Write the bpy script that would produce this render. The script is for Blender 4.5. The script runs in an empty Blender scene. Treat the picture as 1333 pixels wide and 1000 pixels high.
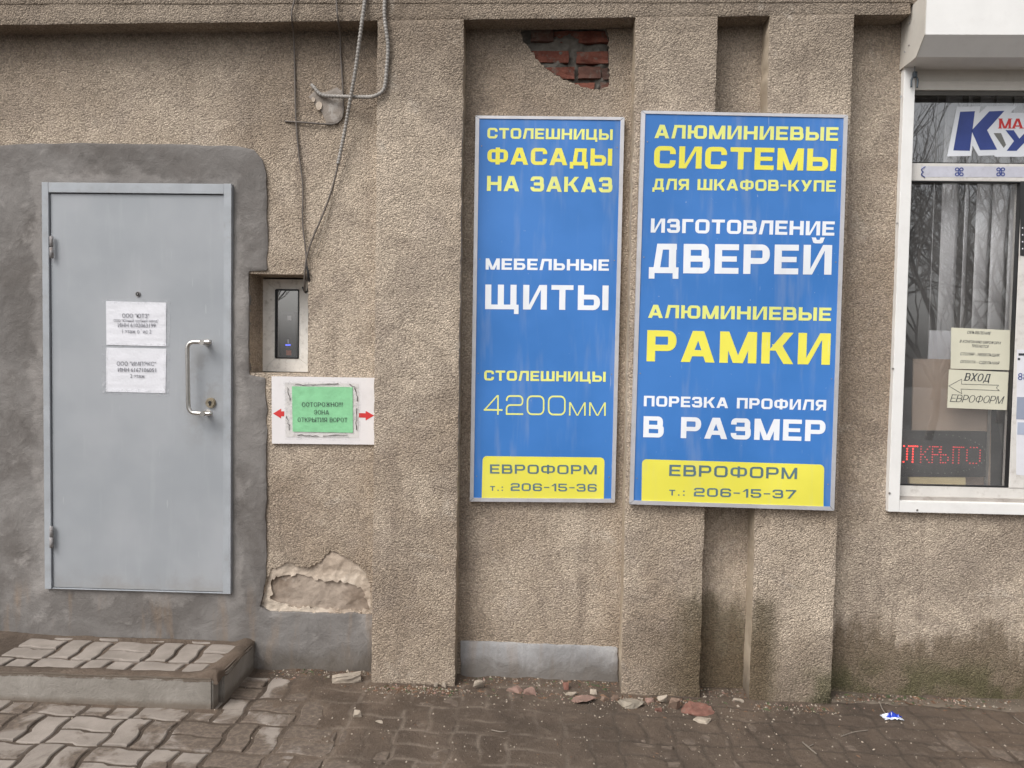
# -*- coding: utf-8 -*-
import bpy, bmesh, math, random
import numpy as np
from mathutils import Vector, Matrix

S = bpy.context.scene
# ------------------------------------------------------------------ camera
CX, CY, F = 666.5, 500.0, 1000.0
CAM = np.array([0.0, -3.85, 1.65])
YAW, PITCH, ROLL = [math.radians(a) for a in (2.09, -2.31, -0.963)]
def _rot():
    cy, sy, cp, sp, cr, sr = (math.cos(YAW), math.sin(YAW), math.cos(PITCH), math.sin(PITCH), math.cos(ROLL), math.sin(ROLL))
    return (np.array([[cy, -sy, 0], [sy, cy, 0], [0, 0, 1]]) @ np.array([[1, 0, 0], [0, cp, -sp], [0, sp, cp]])
            @ np.array([[cr, 0, sr], [0, 1, 0], [-sr, 0, cr]]))
RM = _rot()
cam_d = bpy.data.cameras.new('camera')
cam = bpy.data.objects.new('camera', cam_d)
S.collection.objects.link(cam)
m = Matrix.Identity(4)
for i in range(3):
    m[i][0] = RM[i, 0]; m[i][1] = RM[i, 2]; m[i][2] = -RM[i, 1]; m[i][3] = CAM[i]
cam.matrix_world = m
cam_d.sensor_width = 36.0
cam_d.lens = F / 1333.0 * 36.0
cam_d.clip_start = 0.05
cam_d.clip_end = 400
S.camera = cam
# ------------------------------------------------------------------ sky, sun, exposure
SUN_EL, SUN_AZ = math.radians(50), math.radians(222)      # azimuth measured clockwise from +y
W = bpy.data.worlds.new('World'); S.world = W; W.use_nodes = True
wn = W.node_tree.nodes; wl = W.node_tree.links
wn.clear()
sky = wn.new('ShaderNodeTexSky'); sky.sky_type = 'NISHITA'; sky.sun_disc = False
sky.sun_elevation = SUN_EL; sky.sun_rotation = SUN_AZ
sky.air_density = 1.0; sky.dust_density = 5.0
hs = wn.new('ShaderNodeHueSaturation'); hs.inputs['Saturation'].default_value = 0.16
bg = wn.new('ShaderNodeBackground'); bg.inputs['Strength'].default_value = 0.15
wo = wn.new('ShaderNodeOutputWorld')
wl.new(sky.outputs[0], hs.inputs['Color']); wl.new(hs.outputs[0], bg.inputs['Color']); wl.new(bg.outputs[0], wo.inputs['Surface'])
sd = bpy.data.lights.new('sun', 'SUN'); sd.energy = 0.95; sd.angle = math.radians(28); sd.color = (1.0, 0.96, 0.90)
sun = bpy.data.objects.new('sun', sd); S.collection.objects.link(sun)
_dir = Vector((math.sin(SUN_AZ) * math.cos(SUN_EL), math.cos(SUN_AZ) * math.cos(SUN_EL), math.sin(SUN_EL)))
sun.rotation_euler = _dir.to_track_quat('Z', 'Y').to_euler()
sun.location = _dir * 20
S.view_settings.view_transform = 'Standard'; S.view_settings.look = 'None'
S.view_settings.exposure = 0.45; S.view_settings.gamma = 1.0; S.view_settings.use_curve_mapping = False
S.render.engine = 'CYCLES'
S.cycles.max_bounces = 6; S.cycles.transparent_max_bounces = 12

rnd = random.Random(11)
def ray(u, v):
    return RM @ np.array([(u - CX) / F, 1.0, -(v - CY) / F])
def P(u, v, y=0.0):            # photograph measurement -> point on the vertical plane at depth y
    d = ray(u, v); return CAM + d * ((y - CAM[1]) / d[1])
def G(u, v, z=0.0):            # photograph measurement -> point on a level plane
    d = ray(u, v); return CAM + d * ((z - CAM[2]) / d[2])
def X(u, v, y=0.0): return float(P(u, v, y)[0])
def Z(u, v, y=0.0): return float(P(u, v, y)[2])
def gz(x): return -0.012 - 0.014 * x      # the ground falls gently to the right

# ------------------------------------------------------------------ noise
_tab = np.random.RandomState(5).rand(256, 256)
def vnoise(x, y, s, o=0.0):
    x = np.asarray(x, float) * s + 37.3 + o; y = np.asarray(y, float) * s + 91.7 + o * 1.7
    xi = np.floor(x).astype(int); yi = np.floor(y).astype(int)
    fx = x - xi; fy = y - yi
    fx = fx * fx * (3 - 2 * fx); fy = fy * fy * (3 - 2 * fy)
    a = _tab[xi & 255, yi & 255]; b = _tab[(xi + 1) & 255, yi & 255]
    c = _tab[xi & 255, (yi + 1) & 255]; d = _tab[(xi + 1) & 255, (yi + 1) & 255]
    return (a * (1 - fx) + b * fx) * (1 - fy) + (c * (1 - fx) + d * fx) * fy - 0.5
def fbm(x, y, s, n=3, o=0.0):
    r = 0; a = 1.0
    for i in range(n):
        r = r + a * vnoise(x, y, s * 2 ** i, o + i * 13.1); a *= 0.5
    return r

# ------------------------------------------------------------------ materials
class NT:
    def __init__(self, name):
        self.m = bpy.data.materials.new(name); self.m.use_nodes = True
        self.n = self.m.node_tree.nodes; self.l = self.m.node_tree.links
        self.n.clear()
        self.out = self.n.new('ShaderNodeOutputMaterial')
        self.b = self.n.new('ShaderNodeBsdfPrincipled')
        self.l.new(self.b.outputs[0], self.out.inputs[0])
        self._pos = None
    def pos(self):
        if not self._pos: self._pos = self.n.new('ShaderNodeNewGeometry').outputs['Position']
        return self._pos
    def _in(self, node, key, v):
        if hasattr(v, 'is_linked') or isinstance(v, bpy.types.NodeSocket): self.l.new(v, node.inputs[key])
        else: node.inputs[key].default_value = v
    def scaled(self, sx, sy, sz, src=None):
        n = self.n.new('ShaderNodeVectorMath'); n.operation = 'MULTIPLY'
        self.l.new(src or self.pos(), n.inputs[0]); n.inputs[1].default_value = (sx, sy, sz)
        return n.outputs[0]
    def noise(self, scale, detail=3, rough=0.55, vec=None, dist=0.0):
        n = self.n.new('ShaderNodeTexNoise'); n.inputs['Scale'].default_value = scale
        n.inputs['Detail'].default_value = detail; n.inputs['Roughness'].default_value = rough
        n.inputs['Distortion'].default_value = dist
        self.l.new(vec or self.pos(), n.inputs['Vector']); return n.outputs['Fac']
    def voronoi(self, scale, feature='F1', vec=None):
        n = self.n.new('ShaderNodeTexVoronoi'); n.feature = feature; n.inputs['Scale'].default_value = scale
        self.l.new(vec or self.pos(), n.inputs['Vector']); return n.outputs['Distance']
    def math(self, op, a, b=0.0, c=None, clamp=False):
        n = self.n.new('ShaderNodeMath'); n.operation = op; n.use_clamp = clamp
        self._in(n, 0, a); self._in(n, 1, b)
        if c is not None: self._in(n, 2, c)
        return n.outputs[0]
    def range(self, v, a, b, c=0.0, d=1.0, smooth=True):
        n = self.n.new('ShaderNodeMapRange'); n.interpolation_type = 'SMOOTHSTEP' if smooth else 'LINEAR'
        self._in(n, 'Value', v)
        for k, q in (('From Min', a), ('From Max', b), ('To Min', c), ('To Max', d)): self._in(n, k, q)
        return n.outputs['Result']
    def mix(self, f, a, b, mode='MIX'):
        n = self.n.new('ShaderNodeMix'); n.data_type = 'RGBA'; n.blend_type = mode
        self._in(n, 0, f)
        for k, v in ((6, a), (7, b)):
            if isinstance(v, tuple): v = (*v, 1.0)[:4]
            self._in(n, k, v)
        return n.outputs[2]
    def axis(self, i):
        n = self.n.new('ShaderNodeSeparateXYZ'); self.l.new(self.pos(), n.inputs[0]); return n.outputs[i]
    def rand(self):
        return self.n.new('ShaderNodeObjectInfo').outputs['Random']
    def bump(self, h, dist=0.003, strength=1.0):
        n = self.n.new('ShaderNodeBump'); n.inputs['Distance'].default_value = dist; n.inputs['Strength'].default_value = strength
        self.l.new(h, n.inputs['Height']); self.l.new(n.outputs[0], self.b.inputs['Normal'])
    def color(self, c):
        if isinstance(c, tuple): self.b.inputs['Base Color'].default_value = (*c, 1.0)[:4]
        else: self.l.new(c, self.b.inputs['Base Color'])
    def set(self, **k):
        for a, v in k.items():
            a = {'rough': 'Roughness', 'metal': 'Metallic', 'spec': 'Specular IOR Level', 'alpha': 'Alpha', 'coat': 'Coat Weight'}[a]
            self._in(self.b, a, v)

def mat_plain(name, col, rough=0.5, var=0.12, dirt=0.0, dirtcol=(0.16, 0.13, 0.10), metal=0.0, bump=0.0, bscale=60, dscale=6, spec=0.5):
    t = NT(name)
    n = t.noise(dscale, 5, 0.6)
    dark = tuple(c * (1 - var) for c in col); lite = tuple(min(1, c * (1 + var)) for c in col)
    c = t.mix(t.range(n, 0.3, 0.7), dark, lite)
    if dirt > 0:
        d = t.math('MULTIPLY', t.range(t.noise(dscale * 2.3, 6, 0.7), 0.48, 0.75), dirt)
        c = t.mix(d, c, dirtcol)
    t.color(c); t.set(rough=rough, metal=metal, spec=spec)
    if bump: t.bump(t.noise(bscale, 3), bump)
    return t.m

def mat_stucco():
    t = NT('pebbledash_render')
    x, z = t.axis(0), t.axis(2)
    big = t.noise(0.9, 5, 0.62, dist=0.4); mid = t.noise(5.5, 4, 0.6)
    c = t.mix(t.range(big, 0.36, 0.62), (0.365, 0.290, 0.220), (0.555, 0.462, 0.365))
    c = t.mix(t.math('MULTIPLY', t.range(mid, 0.45, 0.75), 0.40), c, (0.385, 0.32, 0.27))
    streak = t.noise(1.0, 4, 0.6, vec=t.scaled(7, 7, 0.7))
    c = t.mix(t.math('MULTIPLY', t.range(streak, 0.52, 0.75), 0.50), c, (0.24, 0.19, 0.15))
    blot = t.noise(2.1, 6, 0.62, dist=0.9)
    c = t.mix(t.math('MULTIPLY', t.range(blot, 0.50, 0.62), 0.36), c, (0.235, 0.19, 0.155))
    # darker towards the top, blotched
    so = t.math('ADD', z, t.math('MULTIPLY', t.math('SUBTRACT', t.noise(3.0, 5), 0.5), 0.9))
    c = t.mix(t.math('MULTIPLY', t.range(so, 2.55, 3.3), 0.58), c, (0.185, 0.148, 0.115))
    # pale washed-out patches
    c = t.mix(t.math('MULTIPLY', t.range(t.noise(3.7, 4, 0.7, dist=0.5), 0.60, 0.72), 0.35), c, (0.56, 0.50, 0.43))
    # damp at the foot, right-hand half
    dn = t.math('MULTIPLY', t.math('SUBTRACT', t.noise(3.4, 5, 0.65), 0.5), 0.55)
    strk = t.noise(1.0, 5, 0.65, vec=t.scaled(15, 15, 1.6))
    zz = t.math('ADD', t.math('ADD', z, dn), t.math('MULTIPLY', t.math('SUBTRACT', 0.5, strk), 0.42))
    slot = t.math('MULTIPLY', t.range(x, 0.60, 0.80), t.range(x, 1.22, 1.12))
    c = t.mix(t.math('MULTIPLY', t.math('MULTIPLY', t.range(t.math('SUBTRACT', zz, 0.22), 0.35, 0.12), slot), 0.78), c, (0.115, 0.092, 0.055))
    side = t.range(x, 0.35, 0.85, 0.15, 1.0)
    damp = t.math('MULTIPLY', t.math('SUBTRACT', 1.0, t.math('MULTIPLY', t.math('MULTIPLY', t.range(x, 1.10, 1.16), t.range(x, 1.47, 1.44)), 0.6)), t.math('MULTIPLY', t.range(zz, 0.38, 0.18), side))
    c = t.mix(t.math('MULTIPLY', damp, 0.80), c, (0.15, 0.112, 0.072))
    gm = t.math('MULTIPLY', t.range(t.math('ADD', z, t.math('MULTIPLY', dn, 0.5)), 0.19, 0.04), t.math('MULTIPLY', t.range(x, 1.18, 1.42), t.range(t.noise(6, 4), 0.36, 0.6)))
    c = t.mix(t.math('MULTIPLY', gm, 0.6), c, (0.075, 0.08, 0.03))
    # grain: thrown pebbles, each with a tone of its own, dark pits between
    wv = t.n.new('ShaderNodeTexNoise'); wv.inputs['Scale'].default_value = 60; wv.inputs['Detail'].default_value = 1; t.l.new(t.pos(), wv.inputs['Vector'])
    wa = t.n.new('ShaderNodeVectorMath'); wa.operation = 'MULTIPLY_ADD'; t.l.new(wv.outputs['Color'], wa.inputs[0]); wa.inputs[1].default_value = (.010, .010, .010); t.l.new(t.pos(), wa.inputs[2])
    vn = t.n.new('ShaderNodeTexVoronoi'); vn.feature = 'F1'; vn.inputs['Scale'].default_value = 132; t.l.new(wa.outputs[0], vn.inputs['Vector'])
    sc = t.n.new('ShaderNodeSeparateColor'); t.l.new(vn.outputs['Color'], sc.inputs[0])
    g = t.noise(150, 2, 0.6); md = t.noise(34, 3, 0.6)
    h = t.math('ADD', t.math('MULTIPLY', t.math('SUBTRACT', 0.75, vn.outputs['Distance']), 1.0), t.math('MULTIPLY', sc.outputs[0], 0.45))
    h = t.math('ADD', h, t.math('MULTIPLY', g, 0.35)); h = t.math('ADD', h, t.math('MULTIPLY', md, 0.5))
    gf = t.math('MULTIPLY', t.range(h, 0.50, 1.35, 0.64, 1.17, smooth=False), t.range(sc.outputs[1], 0, 1, 0.86, 1.16, smooth=False))
    vm = t.n.new('ShaderNodeVectorMath'); vm.operation = 'SCALE'; t.l.new(c, vm.inputs[0]); t.l.new(gf, vm.inputs['Scale'])
    t.l.new(vm.outputs[0], t.b.inputs['Base Color'])
    t.set(rough=0.95, spec=0.25)
    t.bump(h, 0.0050, 1.0)
    return t.m

def mat_cement(name, a, b, pale, amt=0.5, rust=0.0, off=0.0, halo=None, mudtop=None):
    t = NT(name)
    v = t.n.new('ShaderNodeVectorMath'); v.operation = 'ADD'; t.l.new(t.pos(), v.inputs[0]); v.inputs[1].default_value = (off, off, off)
    v = v.outputs[0]
    n = t.noise(2.2, 6, 0.62, vec=v, dist=0.6); n2 = t.noise(6.5, 6, 0.7, vec=v, dist=0.3)
    c = t.mix(t.range(n, 0.36, 0.64), a, b)
    c = t.mix(t.math('MULTIPLY', t.range(n2, 0.56, 0.70), amt), c, pale)
    c = t.mix(t.math('MULTIPLY', t.range(t.noise(9, 5, 0.7, vec=v), 0.56, 0.72), 0.4), c, tuple(q * 0.55 for q in a))
    if rust:
        z = t.axis(2)
        st = t.noise(1.0, 3, 0.6, vec=t.scaled(14, 14, 2.0, v))
        r = t.math('MULTIPLY', t.range(st, 0.5, 0.72), t.range(z, 0.48, 0.3))
        c = t.mix(t.math('MULTIPLY', r, rust), c, (0.30, 0.20, 0.12))
        low = t.range(t.math('ADD', z, t.math('MULTIPLY', t.math('SUBTRACT', n2, 0.5), 0.25)), 0.16, 0.02)
        c = t.mix(t.math('MULTIPLY', low, 0.7), c, (0.11, 0.09, 0.07))
    if halo:
        hx0, hx1, hz0, hz1 = halo
        dx = t.math('SUBTRACT', t.math('ABSOLUTE', t.math('SUBTRACT', t.axis(0), (hx0 + hx1) / 2)), (hx1 - hx0) / 2)
        dz = t.math('SUBTRACT', t.math('ABSOLUTE', t.math('SUBTRACT', t.axis(2), (hz0 + hz1) / 2)), (hz1 - hz0) / 2)
        dd = t.math('ADD', t.math('MAXIMUM', dx, dz), t.math('MULTIPLY', t.math('SUBTRACT', t.noise(5.0, 5, 0.65), 0.5), 0.34))
        c = t.mix(t.math('MULTIPLY', t.range(dd, 0.075, 0.02), 0.42), c, pale)
        ed = t.range(t.noise(1.6, 5, 0.6, dist=0.8), 0.42, 0.6)
        c = t.mix(t.math('MULTIPLY', ed, 0.3), c, (0.13, 0.122, 0.116))
    if mudtop:
        zq = t.math('ADD', t.axis(2), t.math('MULTIPLY', t.math('SUBTRACT', t.noise(16, 4, 0.65), 0.5), 0.035))
        c = t.mix(t.math('MULTIPLY', t.range(zq, mudtop - .006, mudtop + .003), 0.9), c, (0.105, 0.08, 0.06))
        c = t.mix(t.math('MULTIPLY', t.range(zq, 0.055, 0.02), 0.75), c, (0.14, 0.11, 0.085))
    g = t.noise(160, 3, 0.6)
    c = t.mix(t.math('MULTIPLY', t.range(g, 0.5, 0.8), 0.2), c, (0.10, 0.09, 0.08))
    t.color(c); t.set(rough=0.9, spec=0.3)
    t.bump(t.math('ADD', t.math('MULTIPLY', n2, 2.2), t.math('MULTIPLY', g, 0.25)), 0.006, 0.9)
    return t.m

M = {}
M['stucco'] = mat_stucco()
M['cement'] = mat_cement('grey_cement_render', (0.135, 0.122, 0.113), (0.222, 0.208, 0.197), (0.38, 0.355, 0.335), 0.45, rust=0.42, halo=(-2.54, -1.57, 0.40, 2.47))
M['cement_pale'] = mat_cement('pale_cement_plinth', (0.29, 0.285, 0.285), (0.38, 0.375, 0.375), (0.46, 0.44, 0.42), 0.4, rust=0.25, off=4.0)
M['lime'] = mat_cement('old_lime_plaster', (0.42, 0.34, 0.27), (0.54, 0.46, 0.375), (0.66, 0.59, 0.51), 0.5, off=9.0)
M['scratch'] = mat_cement('bare_scratch_coat', (0.20, 0.15, 0.112), (0.36, 0.295, 0.24), (0.47, 0.42, 0.37), 0.75, off=2.0)
M['mortar'] = mat_cement('old_mortar', (0.085, 0.078, 0.068), (0.16, 0.145, 0.125), (0.26, 0.235, 0.20), 0.5, off=6.0)

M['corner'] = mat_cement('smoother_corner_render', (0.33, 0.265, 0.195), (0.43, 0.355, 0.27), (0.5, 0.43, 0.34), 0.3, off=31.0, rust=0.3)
def mat_brick():
    t = NT('red_brick')
    r = t.rand(); n = t.noise(14, 5, 0.65)
    c = t.mix(t.range(n, 0.35, 0.65), (0.125, 0.043, 0.031), (0.215, 0.082, 0.058))
    c = t.mix(t.math('MULTIPLY', t.range(r, 0.55, 0.9), 0.75), c, (0.085, 0.06, 0.05))
    c = t.mix(t.math('MULTIPLY', t.range(t.noise(26, 5, 0.7), 0.5, 0.68), 0.8), c, (0.15, 0.13, 0.11))
    t.color(c); t.set(rough=0.92, spec=0.2); t.bump(t.noise(70, 4), 0.004); return t.m
M['brick'] = mat_brick()

def mat_paver(name, filmy):
    t = NT(name)
    r = t.rand(); n = t.noise(7, 5, 0.6); g = t.noise(230, 2)
    c = t.mix(t.range(n, 0.3, 0.7), (0.215, 0.185, 0.160), (0.31, 0.270, 0.237))
    c = t.mix(t.math('MULTIPLY', r, 0.5), c, (0.215, 0.185, 0.16))
    c = t.mix(t.math('MULTIPLY', t.range(g, 0.55, 0.75), 0.35), c, (0.14, 0.12, 0.10))
    if filmy:
        x = t.axis(0)
        f = t.math('ADD', t.noise(4.2, 5, 0.62, dist=0.4), t.range(x, -1.9, -0.75, -0.03, 0.27))
        f = t.math('ADD', f, t.math('MULTIPLY', t.math('SUBTRACT', r, 0.5), 0.16))
        f = t.range(f, 0.50, 0.62)
        c = t.mix(t.math('MULTIPLY', f, 0.9), c, t.mix(t.range(t.noise(40, 5, 0.7), 0.4, 0.65), (0.085, 0.063, 0.048), (0.15, 0.115, 0.088)))
    t.color(c); t.set(rough=0.82, spec=0.35)
    t.bump(t.math('ADD', g, t.math('MULTIPLY', n, 1.5)), 0.0012); return t.m
M['paver'] = mat_paver('concrete_paver', True)
M['paver_step'] = mat_paver('concrete_paver_clean', False)

def mat_mud():
    t = NT('damp_mud')
    n = t.noise(3.0, 6, 0.62, dist=0.4); g = t.noise(120, 4, 0.7); k = t.noise(22, 5, 0.7); b = t.noise(0.9, 3)
    c = t.mix(t.range(n, 0.34, 0.66), (0.070, 0.050, 0.036), (0.125, 0.091, 0.067))
    c = t.mix(t.math('MULTIPLY', t.range(b, 0.42, 0.62), 0.35), c, (0.060, 0.047, 0.038))
    c = t.mix(t.math('MULTIPLY', t.range(k, 0.50, 0.72), 0.45), c, (0.17, 0.135, 0.105))
    at = t.n.new('ShaderNodeAttribute'); at.attribute_name = 'joint'
    sand = t.math('MULTIPLY', t.math('MULTIPLY', at.outputs['Fac'], t.range(t.noise(5, 3), 0.35, 0.6)), t.math('MULTIPLY', t.range(t.axis(0), 0.55, -0.1), t.range(t.axis(0), -1.2, -0.8)))
    c = t.mix(t.math('MULTIPLY', sand, 0.6), c, (0.22, 0.18, 0.145))
    dk = t.math('MULTIPLY', at.outputs['Fac'], t.math('MAXIMUM', t.range(t.axis(0), -0.2, 0.5), t.range(t.axis(0), -0.9, -1.3)))
    c = t.mix(t.math('MULTIPLY', dk, 0.5), c, (0.035, 0.028, 0.022))
    c = t.mix(t.math('MULTIPLY', t.range(g, 0.60, 0.76), 0.45), c, (0.27, 0.235, 0.20))
    c = t.mix(t.math('MULTIPLY', t.range(g, 0.42, 0.28), 0.5), c, (0.045, 0.036, 0.028))
    t.color(c); t.set(rough=t.range(n, 0.3, 0.7, 0.92, 0.72), spec=0.35)
    t.bump(t.math('ADD', g, t.math('MULTIPLY', k, 2.2)), 0.0045); return t.m
M['mud'] = mat_mud()
M['kerb'] = mat_cement('kerb_concrete', (0.22, 0.20, 0.175), (0.31, 0.285, 0.255), (0.38, 0.35, 0.32), 0.4, off=12.0, mudtop=0.138)
M['kerbmud'] = mat_cement('muddy_concrete', (0.085, 0.067, 0.05), (0.135, 0.108, 0.083), (0.20, 0.17, 0.14), 0.35, off=15.0)
M['asphalt'] = mat_plain('asphalt', (0.06, 0.058, 0.055), 0.9, 0.2, bump=0.003, bscale=150, dscale=2)

def mat_doorpaint():
    t = NT('grey_blue_door_paint')
    n = t.noise(1.7, 4, 0.55); s = t.noise(1.0, 4, 0.6, vec=t.scaled(22, 22, 2.5))
    c = t.mix(t.range(n, 0.35, 0.65), (0.30, 0.318, 0.340), (0.352, 0.366, 0.388))
    c = t.mix(t.math('MULTIPLY', t.range(s, 0.55, 0.75), 0.16), c, (0.44, 0.45, 0.47))
    low = t.range(t.math('ADD', t.axis(2), t.math('MULTIPLY', s, 0.3)), 0.75, 0.45)
    c = t.mix(t.math('MULTIPLY', low, 0.2), c, (0.27, 0.27, 0.27))
    hx = t.math('ABSOLUTE', t.math('SUBTRACT', t.axis(0), -1.70)); hz = t.math('ABSOLUTE', t.math('SUBTRACT', t.axis(2), 1.43))
    hand = t.math('MULTIPLY', t.math('MULTIPLY', t.range(hx, 0.16, 0.02), t.range(hz, 0.36, 0.1)), t.range(t.noise(11, 5, 0.7), 0.42, 0.62))
    c = t.mix(t.math('MULTIPLY', hand, 0.38), c, (0.22, 0.205, 0.185))
    foot = t.math('MULTIPLY', t.range(t.math('ADD', t.axis(2), t.math('MULTIPLY', t.noise(9, 5, 0.7), 0.3)), 0.64, 0.52), 0.45)
    c = t.mix(foot, c, (0.25, 0.23, 0.205))
    scr = t.range(t.noise(1.0, 2, 0.5, vec=t.scaled(60, 60, 5)), 0.74, 0.77)
    c = t.mix(t.math('MULTIPLY', scr, 0.35), c, (0.50, 0.51, 0.52))
    sp = t.range(t.noise(48, 3, 0.7), 0.72, 0.78)
    c = t.mix(t.math('MULTIPLY', sp, 0.4), c, (0.2, 0.18, 0.16))
    t.color(c); t.set(rough=0.42, spec=0.45)
    t.bump(t.math('ADD', t.noise(2.2, 2), t.math('MULTIPLY', t.noise(180, 2), 0.02)), 0.012, 0.5); return t.m
M['door'] = mat_doorpaint()
M['doorframe'] = mat_plain('door_frame_paint', (0.345, 0.365, 0.39), 0.5, 0.08, dirt=0.3, dirtcol=(0.24, 0.22, 0.2), dscale=9)
M['steel'] = mat_plain('brushed_steel', (0.62, 0.60, 0.57), 0.3, 0.08, metal=1.0, dscale=30)
M['brass'] = mat_plain('worn_brass', (0.42, 0.36, 0.27), 0.38, 0.2, metal=1.0, dscale=60)
M['rust'] = mat_plain('rusty_painted_iron', (0.27, 0.26, 0.26), 0.7, 0.2, dirt=0.9, dirtcol=(0.13, 0.06, 0.03), dscale=30)
M['black'] = mat_plain('black_plastic', (0.014, 0.014, 0.015), 0.45, 0.2)
M['dark'] = mat_plain('dark_void', (0.02, 0.019, 0.018), 0.9, 0.3)
M['white'] = mat_plain('white_painted_metal', (0.80, 0.79, 0.77), 0.38, 0.03, dirt=0.10, dirtcol=(0.42, 0.38, 0.33), dscale=5)
M['cream'] = mat_plain('cream_painted_metal', (0.60, 0.565, 0.51), 0.42, 0.05, dirt=0.2, dirtcol=(0.34, 0.30, 0.25), dscale=6)
M['pvc'] = mat_plain('grimy_white_pvc', (0.66, 0.635, 0.60), 0.4, 0.05, dirt=0.45, dirtcol=(0.30, 0.26, 0.22), dscale=9)
M['pvc_old'] = mat_plain('yellowed_pvc', (0.84, 0.81, 0.76), 0.5, 0.06, dirt=0.5, dirtcol=(0.25, 0.21, 0.17), dscale=12)
M['alu'] = mat_plain('aluminium_edge', (0.58, 0.575, 0.60), 0.38, 0.06, metal=0.35, dirt=0.12, dscale=10)

def mat_vinyl(name, col, fade=(1, 1, 1), rough=0.3):
    t = NT(name)
    n = t.noise(1.6, 4, 0.5); s = t.noise(1.0, 3, 0.6, vec=t.scaled(16, 16, 2.2))
    lite = tuple(min(1, c * 1.08 + 0.012) for c in col); dark = tuple(c * 0.93 for c in col)
    c = t.mix(t.range(n, 0.35, 0.65), dark, lite)
    c = t.mix(t.math('MULTIPLY', t.range(s, 0.52, 0.76), 0.14), c, (0.5, 0.5, 0.48))
    c = t.mix(t.math('MULTIPLY', t.range(t.noise(1.0, 3, 0.6, vec=t.scaled(70, 70, 4)), 0.73, 0.76), 0.3), c, (0.7, 0.7, 0.7))
    c = t.mix(t.math('MULTIPLY', t.range(t.noise(38, 3, 0.75), 0.70, 0.76), 0.35), c, (0.75, 0.75, 0.72))
    t.color(c); t.set(rough=rough, spec=0.4)
    t.bump(t.noise(5.0, 2), 0.004, 0.4); return t.m
M['blue'] = mat_vinyl('blue_vinyl', (0.042, 0.182, 0.515), rough=0.36)
M['yellow'] = mat_vinyl('yellow_vinyl', (0.80, 0.74, 0.09), rough=0.4)
M['lemon'] = mat_vinyl('pale_yellow_vinyl', (0.76, 0.78, 0.22), rough=0.4)
M['letterwhite'] = mat_vinyl('white_vinyl', (0.80, 0.82, 0.86), rough=0.4)
M['slate'] = mat_plain('faded_slate_print', (0.10, 0.175, 0.21), 0.5, 0.1)
M['paper'] = mat_plain('white_paper', (0.70, 0.70, 0.74), 0.55, 0.03, bump=0.0015, bscale=45)
M['greenpaper'] = mat_plain('mint_green_paper', (0.24, 0.56, 0.30), 0.45, 0.08, bump=0.002, bscale=40, dscale=14)
M['creampaper'] = mat_plain('cream_paper', (0.62, 0.60, 0.48), 0.6, 0.04)
M['signplate'] = mat_plain('white_sign_plate', (0.74, 0.71, 0.71), 0.35, 0.03, dirt=0.08)
M['ink'] = mat_plain('black_ink', (0.035, 0.04, 0.05), 0.6, 0.1)
M['fadedink'] = mat_plain('faded_ink', (0.10, 0.10, 0.125), 0.6, 0.1)
M['redink'] = mat_plain('red_print', (0.58, 0.035, 0.035), 0.45, 0.08)
M['navy'] = mat_plain('navy_print', (0.035, 0.06, 0.24), 0.4, 0.1)
M['tapegrime'] = mat_plain('grimy_tape_residue', (0.66, 0.63, 0.61), 0.3, 0.06, dirt=0.75, dirtcol=(0.33, 0.30, 0.28), dscale=15)
M['board'] = mat_plain('beige_chipboard', (0.52, 0.40, 0.31), 0.7, 0.06)
M['wood'] = mat_plain('pale_wood_strip', (0.62, 0.52, 0.30), 0.6, 0.08)
M['room'] = mat_plain('dim_room_paint', (0.32, 0.31, 0.30), 0.9, 0.1)
M['vane'] = mat_plain('pale_fabric_vane', (0.88, 0.88, 0.90), 0.8, 0.05)
M['conduit'] = mat_plain('weathered_grey_conduit', (0.28, 0.26, 0.24), 0.6, 0.12, dirt=0.4, dscale=10)
M['wire'] = mat_plain('grey_brown_wire', (0.13, 0.11, 0.095), 0.7, 0.15)
M['wirelight'] = mat_plain('pale_thin_wire', (0.36, 0.31, 0.25), 0.7, 0.15)
M['bark'] = mat_plain('dark_bark', (0.12, 0.105, 0.095), 0.9, 0.25)
M['chunk_pale'] = mat_plain('pale_plaster_chunk', (0.36, 0.305, 0.245), 0.9, 0.18, dirt=0.5, bump=0.004, bscale=80, dscale=18)
M['chunk_grey'] = mat_plain('grey_render_chunk', (0.26, 0.225, 0.18), 0.9, 0.2, dirt=0.4, bump=0.004, bscale=80, dscale=18)
M['chunk_pink'] = mat_plain('dusty_pink_brick_shard', (0.245, 0.155, 0.125), 0.9, 0.25, dirt=0.6, bump=0.003, bscale=80, dscale=18)
M['chunk_red'] = mat_plain('red_brick_shard', (0.165, 0.075, 0.056), 0.9, 0.3, dirt=0.65, bump=0.003, bscale=80, dscale=18)
M['chunk_brown'] = mat_plain('brown_brick_shard', (0.17, 0.115, 0.085), 0.9, 0.25, dirt=0.35, bump=0.003, bscale=80, dscale=18)
M['twig'] = mat_plain('grey_twig', (0.20, 0.17, 0.14), 0.9, 0.2)
M['leaf'] = mat_plain('dead_leaf', (0.13, 0.075, 0.045), 0.9, 0.4, dscale=25)
M['weed'] = mat_plain('low_weed', (0.05, 0.065, 0.025), 0.8, 0.3, dscale=25)
M['foilblue'] = mat_plain('blue_foil', (0.02, 0.06, 0.50), 0.25, 0.2, metal=0.2, dscale=60)
M['foilwhite'] = mat_plain('white_foil', (0.65, 0.68, 0.75), 0.25, 0.2, metal=0.2, dscale=60)

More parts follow.
